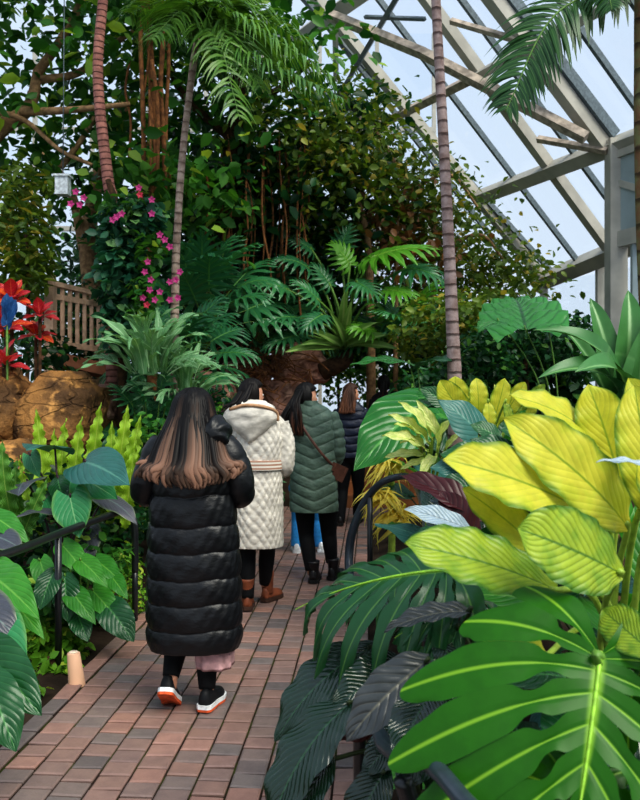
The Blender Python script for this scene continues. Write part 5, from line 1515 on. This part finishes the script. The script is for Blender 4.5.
# ---------------------------------------------------------------- 1 woman in the long black puffer
Y1 = 4.08; k1 = Y1 / FPX
def p1(px, py, dy=0.0): return P(px, py, Y1) * [1, 0, 1] + [0, Y1 + dy, 0]
W1 = person('woman in long black puffer coat with long brown tipped wavy hair walking away', p1(194, 700)[0], Y1)
hc1 = p1(193, 414, .03)
legs1 = [(p1(182, 570, 0), p1(176, 640, .10), p1(172, 674, -.035), .62), (p1(206, 570, 0), p1(206, 640, .05), p1(207, 688, .0))]
arms1 = [(p1(162, 440), p1(143, 492, -.03), p1(152, 488, .22), (.25, .9, .25), (.5, .2, .8), 1), (p1(226, 440), p1(240, 494, -.03), p1(226, 486, .22), (-.25, .9, .25), (-.5, .2, .8), -1)]
body(W1, 1.62, 0, 0, legs1, arms1, hc1)
trousers(W1, legs1, [.095, .082, .058, .058, .042], M['leg_black'])
blk = plain('sneaker_black', (20, 22, 26), .6, .3); wht = plain('sneaker_white', (226, 228, 230), .6, .3); org = plain('sneaker_orange', (226, 104, 60), .6, .3)
shoe(W1, p1(169, 712, -.14) * [1, 1, 0] + [0, 0, .0], -.05, .62, [blk, wht], .245, .085, 'sneaker', orange=org)
shoe(W1, p1(206, 712, -.06) * [1, 1, 0], -.25, .04, [blk, wht], .245, .085, 'sneaker', orange=org)
pk = plain('dusty_pink_cloth', (196, 158, 160), .8, .2)
coat(W1, [(p1(0, 600)[2], p1(210, 0)[0], Y1 + .02, .10, .10), (p1(0, 640)[2], p1(213, 0)[0], Y1 + .02, .10, .11), (p1(0, 665)[2], p1(215, 0)[0], Y1 + .01, .092, .11)], lambda a, z, x: .006 * np.sin(a * 9), pk, 60, 24, name='dress')
zc = lambda py: CH - (py - HZ) / FPX * (Y1 - .15)
seam1 = np.array([1.48, 1.34, 1.21] + [zc(q_) for q_ in (497, 528, 554, 581, 606, 632, 657)])
def puff(seams, amp, sag=.0, seed=0):
    s_ = np.sort(np.asarray(seams))
    def f(a, z, x):
        z2 = z + sag * np.cos(a + PI / 2) + .006 * np.sin(a * 3 + 1) + .004 * np.sin(7 * a)
        i = np.clip(np.searchsorted(s_, z2.ravel()) - 1, 0, len(s_) - 2).reshape(z2.shape)
        q = np.clip((z2 - s_[i]) / (s_[i + 1] - s_[i]), 0, 1)
        wr_ = .0025 * np.sin(a * 9 + i * 2.1 + 3 * q) * np.sin(PI * q) + .0012 * np.sin(a * 23 + i * 1.3 - 9 * q)
        return amp * (np.sin(PI * q) ** .36 - .75) + wr_
    return f
zc = lambda py: CH - (py - HZ) / FPX * (Y1 - .15); xc = lambda px: p1(px, 0)[0]
c1 = coat(W1, [(zc(424), xc(194), Y1, .07, .06), (zc(430), xc(194), Y1, .12, .085), (zc(438), xc(194), Y1, .185, .11), (zc(450), xc(194), Y1, .205, .125), (zc(480), xc(194), Y1 - .01, .205, .135), (zc(510), xc(193), Y1 - .01, .215, .15), (zc(550), xc(194), Y1, .232, .165), (zc(600), xc(194.5), Y1, .238, .175), (zc(640), xc(195), Y1, .241, .178), (zc(655), xc(195), Y1, .228, .17)],
          puff(seam1, .017), M['blackcoat'], 140, 260)
sleeve(W1, [p1(166, 440), p1(154, 462, -.02), p1(145, 490, -.02), p1(148, 494, .1), p1(153, 488, .22)], [.07, .073, .070, .064, .055], 4, M['blackcoat'], .014, parent=c1)
sleeve(W1, [p1(222, 440), p1(234, 462, -.02), p1(240, 490, -.02), p1(236, 494, .1), p1(226, 486, .22)], [.07, .075, .073, .066, .055], 4, M['blackcoat'], .014, parent=c1)
# hood bunched behind the neck
mb = MB()
def hooddef(D, V):
    V = V.copy(); k = 1 + .08 * np.sin(6 * np.arctan2(D[:, 2], D[:, 0]) + 3 * D[:, 1]) + .05 * vnoise(D, 4, 3)
    return V * k[:, None]
ball(mb, p1(216, 432, -.05), (.085, .09, .085), 24, 36, hooddef)
ball(mb, p1(193, 436, -.01), (.15, .09, .06), 20, 36, hooddef)
mb.build('hood', M['blackcoat'], c1)
hm1 = hairmat('ombre_hair', (18, 15, 15), (92, 72, 60), (140, 106, 88), .47, 1.0, .85)
mb = MB()
haircap(mb, hc1 + [0, -.012, .01], (.092, .108, .125), 0, .35, seed=4)
rs = np.random.default_rng(31)
for i in range(300):
    a = rs.uniform(-1.7, 1.7)          # 0 = back of the head (towards the camera)
    lay = rs.uniform(.0, 1.0)
    bk = max(.25, math.cos(a * .85))
    sa_ = math.sin(a * .92)
    end = zc(474 + 14 * rs.uniform(0, 1) ** .7 - 11 * abs(sa_) ** 2)
    c = hc1
    wv = rs.normal(0, .006)
    top = c + np.array([.35 * sa_ * .05 + rs.normal(0, .010), .02 - .03 * bk, .130])
    s1 = c + np.array([sa_ * .078, -.080 * bk - .01, .085])
    s2 = c + np.array([sa_ * .108, -.125 * bk - .01, -.01])
    s3 = c + np.array([sa_ * .150 + wv, -.165 * bk - .015 - .02 * lay, -.12])
    s4 = c + np.array([sa_ * .205 + wv, -.205 * bk - .02 - .03 * lay, -.23])
    s5 = np.array([c[0] + sa_ * .245 + wv * 2, c[1] - .225 * bk - .02 - .03 * lay, (c[2] - .23) * .45 + end * .55])
    s6 = np.array([c[0] + sa_ * .250 + wv * 2.5, c[1] - .225 * bk - .015 - .035 * lay, end])
    pts = spline([top, s1, s2, s3, s4, s5, s6], 34)
    q = np.linspace(0, 1, 34)
    ph_ = a * 2.2 + rs.uniform(-.5, .5)
    pts = pts + (sm(q, .35, .9))[:, None] * .012 * np.stack([np.sin(q * 14 + ph_), .4 * np.sin(q * 13 + ph_ + 1), 0 * q], 1)
    V, F, uv = tube(pts, [.008, .015, .018, .019, .018, .017, .013, .004], 8, True, .42, (0, -1, .3))
    uv2 = np.stack([np.repeat(q, 8), uv[:, 1]], 1)
    mb.add(V, F, uv2, np.clip(.5 + .35 * math.sin(a * 7.3) + rs.normal(0, .18), 0, 1))
mb.build('hair', hm1, W1)
# small red thing held in front, just showing past the left elbow
rp = thing('pouch', 'small red item held at the left side of the black coat', 'pouch', p1(146, 502, .06))
th_ = p1(146, 502, .06)
mb = MB(); V, F = bbox(th_ - [.045, .012, .03], th_ + [.03, .012, .04]); mb.add(V, F); mb.build('body', plain('red_cloth', (204, 30, 44), .6, .3), rp, smooth=False)
V, F, uv = tube([th_ + [-.045, 0, .042], th_ + [.03, 0, .042]], .006, 8); MB().add(V, F, uv).build('zip', plain('dark_red', (120, 16, 26), .5), rp)

# ---------------------------------------------------------------- 2 woman in the cream quilted coat
Y2 = 5.9
def p2(px, py, dy=0.0): return P(px, py, Y2) * [1, 0, 1] + [0, Y2 + dy, 0]
W2 = person('woman in cream quilted coat with hood and brown ankle boots', p2(256, 600)[0], Y2)
hc2 = p2(251, 396, .03)
legs2 = [(p2(247, 510), p2(247, 552, .04), p2(248, 597, -.02)), (p2(264, 510), p2(266, 552, .14), p2(263, 590, .22))]
arms2 = [(p2(232, 425), p2(226, 462, .02), p2(238, 458, .26), (.3, .9, .2), (.5, .2, .8), 1), (p2(281, 425), p2(283, 464, .0), p2(276, 470, .22), (-.3, .9, .1), (-.5, .2, .8), -1)]
body(W2, 1.68, 0, -.95, legs2, arms2, hc2)
trousers(W2, legs2, [.095, .085, .062, .06, .045], M['leg_black'])
brn = plain('tan_leather', (132, 74, 48), .5, .4, 0, 12, .3); brs = plain('boot_sole', (70, 44, 32), .7)
shoe(W2, p2(248, 612, -.05) * [1, 1, 0], .05, .06, [brn, brs], .25, .09, 'boot', boot=.17)
shoe(W2, p2(263, 603, .20) * [1, 1, 0], -.5, .04, [brn, brs], .25, .09, 'boot', boot=.17)
zc2 = lambda py: CH - (py - HZ) / FPX * (Y2 - .15); xc2 = lambda px: p2(px, 0)[0]
def quilt(a, z, x):
    u_ = a * 24 / (2 * PI) ; v_ = z * 12.0
    m = np.abs(np.sin(PI * (u_ + v_) / 1.0) * np.sin(PI * (u_ - v_) / 1.0)) ** .4
    return .011 * (m - .6) + .004 * np.sin(3 * a + z * 9)
c2 = coat(W2, [(zc2(407), xc2(253), Y2, .08, .07), (zc2(413), xc2(255), Y2, .15, .10), (zc2(422), xc2(257), Y2, .205, .12), (zc2(440), xc2(258), Y2, .21, .135), (zc2(466), xc2(257), Y2, .185, .14), (zc2(490), xc2(256), Y2, .19, .155), (zc2(520), xc2(256), Y2, .20, .165), (zc2(549), xc2(256), Y2, .205, .17)], quilt, M['whitecoat'], 200, 220)
def qsleeve(pts, rad):
    p = spline(pts, 90); r = np.interp(np.linspace(0, 1, 90), np.linspace(0, 1, len(rad)), rad)
    V, F, uv = tube(p, r, 40)
    cen = np.repeat(p, 40, 0); n_ = V - cen; n_ /= np.linalg.norm(n_, axis=1)[:, None]
    m = np.abs(np.sin(PI * (uv[:, 1] * 9 + uv[:, 0] * 15)) * np.sin(PI * (uv[:, 1] * 9 - uv[:, 0] * 15))) ** .4
    return MB().add(V + n_ * (.012 * (m - .6))[:, None], F, uv).build('sleeve', M['whitecoat'], c2)
qsleeve([p2(234, 424), p2(228, 444, .01), p2(226, 462, .03), p2(231, 463, .14), p2(238, 458, .25)], [.07, .075, .07, .062, .05])
qsleeve([p2(279, 423), p2(284, 443, .0), p2(284, 464, .0), p2(282, 470, .1), p2(276, 471, .22)], [.07, .078, .075, .065, .052])
mb = MB()   # hood lying on the back
def hood2(D, V):
    V = V.copy()
    low = np.maximum(-D[:, 2], 0)
    V[:, 0] *= 1 - .62 * low ** 1.4
    V[:, 2] -= .06 * low ** 2
    V += (vnoise(D, 4, 8) * .008)[:, None]
    return V
ball(mb, p2(252, 417, -.115), (.20, .085, .13), 30, 44, hood2)
h2 = mb.build('hood', M['whitecoat'], c2)
trm = plain('tan_trim', (178, 140, 108), .8, .2)
V, F, uv = tube(spline([p2(232, 409, -.16), p2(246, 405, -.185), p2(264, 406, -.18), p2(277, 411, -.14), p2(279, 420, -.12)], 30), .012, 8); MB().add(V, F, uv).build('trim', trm, h2)
bt = NT('striped_belt'); U, W_ = bt.uv(); z_ = bt.n('SeparateXYZ', {0: bt.obj()}).outputs[2]
M['belt'] = bt.done(bt.bsdf(bt.mix(bt.rng(bt.mth('ABSOLUTE', bt.mth('SUBTRACT', bt.mth('FRACT', bt.mth('MULTIPLY', z_, 38.0)), .5)), .2, .3), lin((226, 220, 208)), lin((172, 132, 112))), .7))
coat(W2, [(zc2(461), xc2(257), Y2, .197, .152), (zc2(471), xc2(257), Y2, .197, .152)], lambda a, z, x: 0 * z + .004, M['belt'], 80, 14, name='belt')
hm2 = hairmat('dark_brown_hair', (22, 17, 16), (44, 32, 28), (60, 40, 32), .6, 1.0, .4)
mb = MB(); haircap(mb, hc2 + [0, -.01, .008], (.092, .106, .125), -.95, .22, seed=6)
def tail(c0, pts, n, r0, r1, seed, spread):
    rs_ = np.random.default_rng(seed)
    for i in range(n):
        off = rs_.normal(0, spread, 3) * [1, .6, .3]
        pp = spline([np.asarray(q) + off * f for q, f in zip(pts, np.linspace(.4, 1.2, len(pts)))], 24)
        q = np.linspace(0, 1, 24)
        pp = pp + (q[:, None] ** 1.3) * .012 * np.stack([np.sin(q * 9 + rs_.uniform(0, 6)), np.cos(q * 8 + rs_.uniform(0, 6)), 0 * q], 1)
        V, F, uv = tube(pp, [r0, r0, r0 * .9, r1], 6, True, .6)
        mb.add(V, F, np.stack([np.repeat(q, 6), uv[:, 1]], 1), rs_.uniform())
tail(None, [p2(243, 392, -.05), p2(238, 402, -.12), p2(235, 405, -.13), p2(230, 411, -.11)], 18, .015, .008, 3, .02)
tail(None, [p2(252, 384, -.05), p2(246, 398, -.12), p2(241, 405, -.14), p2(236, 410, -.12)], 8, .014, .006, 4, .02)
mb.build('hair', hm2, W2)

# ---------------------------------------------------------------- 3 woman in the sage green puffer
Y3 = 6.75
def p3(px, py, dy=0.0): return P(px, py, Y3) * [1, 0, 1] + [0, Y3 + dy, 0]
W3 = person('woman in sage green chevron puffer coat with dark ponytail and black boots', p3(317, 580)[0], Y3)
hc3 = p3(306, 398, .03)
legs3 = [(p3(304, 490), p3(306, 535, .06), p3(311, 570, -.01)), (p3(327, 490), p3(329, 535, .1), p3(332, 565, .12))]
arms3 = [(p3(291, 414), p3(287, 455, .02), p3(300, 458, .24), (.3, .9, .2), (.5, .2, .8), 1), (p3(332, 414), p3(337, 450, .0), p3(331, 470, .16), (-.2, .6, -.5), (-.7, .3, .4), -1)]
body(W3, 1.66, 0, -1.15, legs3, arms3, hc3)
trousers(W3, legs3, [.095, .085, .066, .063, .048], M['leg_black'])
bb_ = plain('black_leather', (26, 22, 24), .35, .5); bs_ = plain('black_sole', (14, 13, 14), .7)
shoe(W3, p3(313, 582, -.05) * [1, 1, 0], -.15, .03, [bb_, bs_], .25, .09, 'boot', boot=.12)
shoe(W3, p3(331, 577, .06) * [1, 1, 0], -.55, .03, [bb_, bs_], .25, .09, 'boot', boot=.12)
zc3 = lambda py: CH - (py - HZ) / FPX * (Y3 - .14); xc3 = lambda px: p3(px, 0)[0]
def chev(a, z, x):
    back = np.where(np.sin(a) < 0, 1.0, -1.0)
    q = z * 11.5 - np.abs(x) * 5.0
    fr = np.abs(np.sin(PI * q))
    return .012 * (fr ** .35 - .7) + .003 * np.sin(5 * a + z * 14)
c3 = coat(W3, [(zc3(401), xc3(308), Y3, .075, .07), (zc3(404), xc3(309), Y3, .085, .078), (zc3(409), xc3(311), Y3, .15, .095), (zc3(418), xc3(312), Y3, .195, .115), (zc3(436), xc3(313), Y3, .20, .13), (zc3(460), xc3(313.5), Y3, .19, .135), (zc3(485), xc3(314), Y3, .20, .155), (zc3(513), xc3(314), Y3, .205, .16)], chev, M['greencoat'], 140, 240)
sleeve(W3, [p3(293, 414), p3(288, 434, .01), p3(286, 453, .02), p3(292, 457, .12), p3(300, 458, .23)], [.068, .075, .07, .062, .05], 9, M['greencoat'], .014, parent=c3)
sleeve(W3, [p3(329, 413), p3(335, 432, .0), p3(337, 450, .0), p3(335, 460, .07), p3(331, 469, .15)], [.068, .076, .072, .066, .052], 9, M['greencoat'], .014, parent=c3)
hm3 = hairmat('black_brown_hair', (20, 17, 17), (40, 30, 26), (84, 52, 38), .55, 1.0, .3)
mb = MB(); haircap(mb, hc3 + [0, -.01, .008], (.092, .108, .125), -1.15, .22, seed=9)
tail(None, [p3(301, 390, -.06), p3(296, 402, -.15), p3(296, 416, -.17), p3(298, 434, -.165)], 30, .016, .005, 5, .022)
tail(None, [p3(299, 392, -.06), p3(292, 405, -.14), p3(288, 416, -.15), p3(286, 428, -.14)], 22, .015, .005, 6, .02)
mb.build('hair', hm3, W3)
hb = thing('handbag', 'small brown crossbody handbag hanging at the hip of the green coat', 'handbag', p3(337, 480, -.02))
brl = plain('brown_leather', (96, 62, 52), .45, .45, 0, 20, .2)
c_ = p3(337, 471, -.06)
V, F = beam(c_ + [-.045, -.02, .02], c_ + [.05, .06, -.03], .07, .13, (.35, 0, 1)); MB().add(V, F).build('bag_body', brl, hb, smooth=False)
V, F = beam(c_ + [-.05, -.024, .055], c_ + [.05, .056, .005], .078, .07, (.35, 0, 1)); MB().add(V, F).build('flap', plain('brown_flap', (112, 74, 62), .4, .45), hb, smooth=False)
V, F, uv = tube(spline([p3(297, 408, -.10), p3(303, 425, -.155), p3(314, 442, -.17), p3(325, 456, -.155), p3(334, 466, -.08)], 30), .011, 8, True, .4, (0, 1, 0)); MB().add(V, F, uv).build('strap', brl, hb)

# ---------------------------------------------------------------- 4 navy puffer
Y4 = 9.6
def p4(px, py, dy=0.0): return P(px, py, Y4) * [1, 0, 1] + [0, Y4 + dy, 0]
W4 = person('person in short navy puffer jacket with long auburn hair and black trousers', p4(351, 525)[0], Y4)
hc4 = p4(351, 394, .02)
legs4 = [(p4(345, 455), p4(343, 490, .06), p4(340, 522, -.04)), (p4(357, 455), p4(359, 490, .12), p4(358, 517, .2))]
arms4 = [(p4(338, 411), p4(335, 436, .02), p4(341, 440, .24), (.3, .9, .2), (.5, .2, .8), 1), (p4(363, 411), p4(367, 436, .02), p4(362, 442, .24), (-.3, .9, .2), (-.5, .2, .8), -1)]
body(W4, 1.66, 0, -1.2, legs4, arms4, hc4, .010)
trousers(W4, legs4, [.098, .088, .066, .064, .055], M['leg_black'], 'trousers')
shoe(W4, p4(340, 529, -.08) * [1, 1, 0], 0, .05, [bb_, bs_], .26, .09)
shoe(W4, p4(358, 524, .12) * [1, 1, 0], -.2, .03, [bb_, bs_], .26, .09)
zc4 = lambda py: CH - (py - HZ) / FPX * (Y4 - .14); xc4 = lambda px: p4(px, 0)[0]
c4 = coat(W4, [(zc4(401), xc4(351), Y4, .08, .075), (zc4(405), xc4(351), Y4, .12, .09), (zc4(411), xc4(351), Y4, .19, .12), (zc4(425), xc4(351), Y4, .20, .14), (zc4(445), xc4(351), Y4, .19, .145), (zc4(458), xc4(351), Y4, .185, .145)], puff([zc4(460), zc4(452), zc4(444), zc4(436), zc4(428), zc4(420), zc4(412), zc4(403)], .022), M['navycoat'], 90, 140, name='jacket')
sleeve(W4, [p4(340, 410), p4(336, 424), p4(334, 436, .02), p4(337, 439, .12), p4(341, 440, .23)], [.07, .076, .07, .062, .05], 6, M['navycoat'], .016, parent=c4)
sleeve(W4, [p4(362, 410), p4(366, 424), p4(368, 436, .02), p4(366, 440, .12), p4(362, 442, .23)], [.07, .076, .07, .062, .05], 6, M['navycoat'], .016, parent=c4)
hm4 = hairmat('auburn_hair', (64, 42, 33), (100, 66, 50), (112, 74, 54), .5, 1.0, .6)
mb = MB(); haircap(mb, hc4 + [0, -.01, .008], (.094, .108, .125), -1.2, .2, seed=12)
for px in (342, 344, 346, 348, 350, 352, 354):
    tail(None, [p4(351, 384, -.02), p4(px * .7 + 351 * .3, 393, -.11), p4(px, 403, -.14), p4(px - 1, 413, -.16)], 9, .014, .006, px, .012)
mb.build('hair', hm4, W4)

# ---------------------------------------------------------------- 5 person in blue jeans, hidden behind the green coat
Y5 = 8.0
def p5(px, py, dy=0.0): return P(px, py, Y5) * [1, 0, 1] + [0, Y5 + dy, 0]
W5 = person('person in bright blue jeans and white sneakers mostly hidden behind the green coat', p5(308, 550)[0], Y5)
hc5 = p5(312, 420, .02)
legs5 = [(p5(300, 490), p5(298, 520, .04), p5(297, 546, 0)), (p5(314, 490), p5(318, 520, .08), p5(320, 547, .06))]
arms5 = [(p5(298, 434), p5(293, 458, .05), p5(300, 462, .24), (.3, .9, .2), (.5, .2, .8), 1), (p5(322, 434), p5(324, 458, .05), p5(318, 462, .24), (-.3, .9, .2), (-.5, .2, .8), -1)]
body(W5, 1.34, 0, 0, legs5, arms5, hc5, .010)
trousers(W5, legs5, [.092, .08, .066, .064, .062], plain('bright_blue_denim', (52, 138, 200), .8, .2, 0, 30, .15), 'jeans')
ws = plain('white_sneaker', (222, 224, 226), .6)
shoe(W5, p5(297, 553, -.05) * [1, 1, 0], .1, 0, [ws, wht], .24, .08, 'sneaker')
shoe(W5, p5(321, 555, 0.0) * [1, 1, 0], -.3, 0, [ws, wht], .24, .08, 'sneaker')
zc5 = lambda py: p5(0, py)[2]; xc5 = lambda px: p5(px, 0)[0]
pinkj = puffmat('pink_jacket', (206, 120, 150), .6, .3, .3)
c5 = coat(W5, [(zc5(429), xc5(310), Y5, .07, .07), (zc5(434), xc5(310), Y5, .15, .10), (zc5(450), xc5(309), Y5, .155, .12), (zc5(480), xc5(308), Y5, .155, .13), (zc5(492), xc5(308), Y5, .155, .13)], lambda a, z, x: .006 * np.sin(z * 60), pinkj, 70, 70, name='jacket')
sleeve(W5, [p5(300, 435), p5(294, 448, .02), p5(292, 458, .05), p5(296, 461, .14), p5(300, 462, .23)], [.055, .058, .056, .05, .045], 6, pinkj, .008, parent=c5)
sleeve(W5, [p5(320, 435), p5(324, 448, .02), p5(325, 458, .05), p5(322, 461, .14), p5(318, 462, .23)], [.055, .058, .056, .05, .045], 6, pinkj, .008, parent=c5)
mb = MB(); haircap(mb, hc5 + [0, -.01, .008], (.09, .104, .12), 0, .3, seed=14)
tail(None, [p5(312, 412, -.05), p5(312, 422, -.12), p5(312, 434, -.13), p5(312, 444, -.13)], 20, .014, .006, 8, .02)
mb.build('hair', hm3, W5)

# ---------------------------------------------------------------- 6 dark haired person up on the steps behind the leaves
Y6 = 11.55
def p6(px, py, dy=0.0): return P(px, py, Y6) * [1, 0, 1] + [0, Y6 + dy, 0]
W6 = person('dark haired person up on the steps half hidden by the big taro leaves', p6(384, 470)[0], Y6)
g6 = .31
hc6 = p6(384, 384, .02)
zh = hc6[2] - g6
legs6 = [(p6(379, 384) * [1, 1, 0] + [0, 0, g6 + .82], p6(379, 0) * [1, 1, 0] + [0, .05, g6 + .45], p6(379, 0) * [1, 1, 0] + [0, 0, g6 + .09]), (p6(389, 384) * [1, 1, 0] + [0, 0, g6 + .82], p6(389, 0) * [1, 1, 0] + [0, .05, g6 + .45], p6(389, 0) * [1, 1, 0] + [0, .03, g6 + .09])]
arms6 = [(p6(374, 400), p6(371, 420, .03), p6(377, 422, .25), (.3, .9, .2), (.5, .2, .8), 1), (p6(394, 400), p6(397, 420, .03), p6(391, 422, .25), (-.3, .9, .2), (-.5, .2, .8), -1)]
b6 = body(W6, 1.5, 0, -.6, legs6, arms6, hc6, .011, z0=g6)
trousers(W6, legs6, [.095, .085, .066, .064, .055], M['leg_black'], 'trousers')
for l_ in legs6: shoe(W6, l_[2] * [1, 1, 0] + [0, -.05, g6], 0, 0, [bb_, bs_], .25, .08)
z6 = lambda f: g6 + f
c6 = coat(W6, [(z6(1.28), hc6[0], Y6, .07, .07), (z6(1.25), hc6[0], Y6, .14, .09), (z6(1.20), hc6[0], Y6, .18, .11), (z6(1.0), hc6[0], Y6, .175, .13), (z6(.78), hc6[0], Y6, .18, .14)], lambda a, z, x: .006 * np.sin(a * 5 + z * 20), plain('dark_wool', (40, 34, 38), .85, .2), 60, 60, name='jacket')
for a6 in arms6:
    V, F, uv = tube(spline([a6[0], a6[0] * .5 + a6[1] * .5, a6[1], a6[1] * .5 + a6[2] * .5, a6[2] - [0, .02, 0]], 40), [.066, .066, .06, .055, .048], 16); MB().add(V, F, uv).build('sleeve', plain('dark_wool_sleeve', (40, 34, 38), .85, .2), c6)
mb = MB(); haircap(mb, hc6 + [0, -.01, .008], (.092, .106, .123), -.6, .3, seed=15)
tail(None, [p6(384, 376, -.05), p6(382, 386, -.12), p6(381, 396, -.13), p6(380, 404, -.13)], 26, .014, .006, 18, .025)
mb.build('hair', hm3, W6)
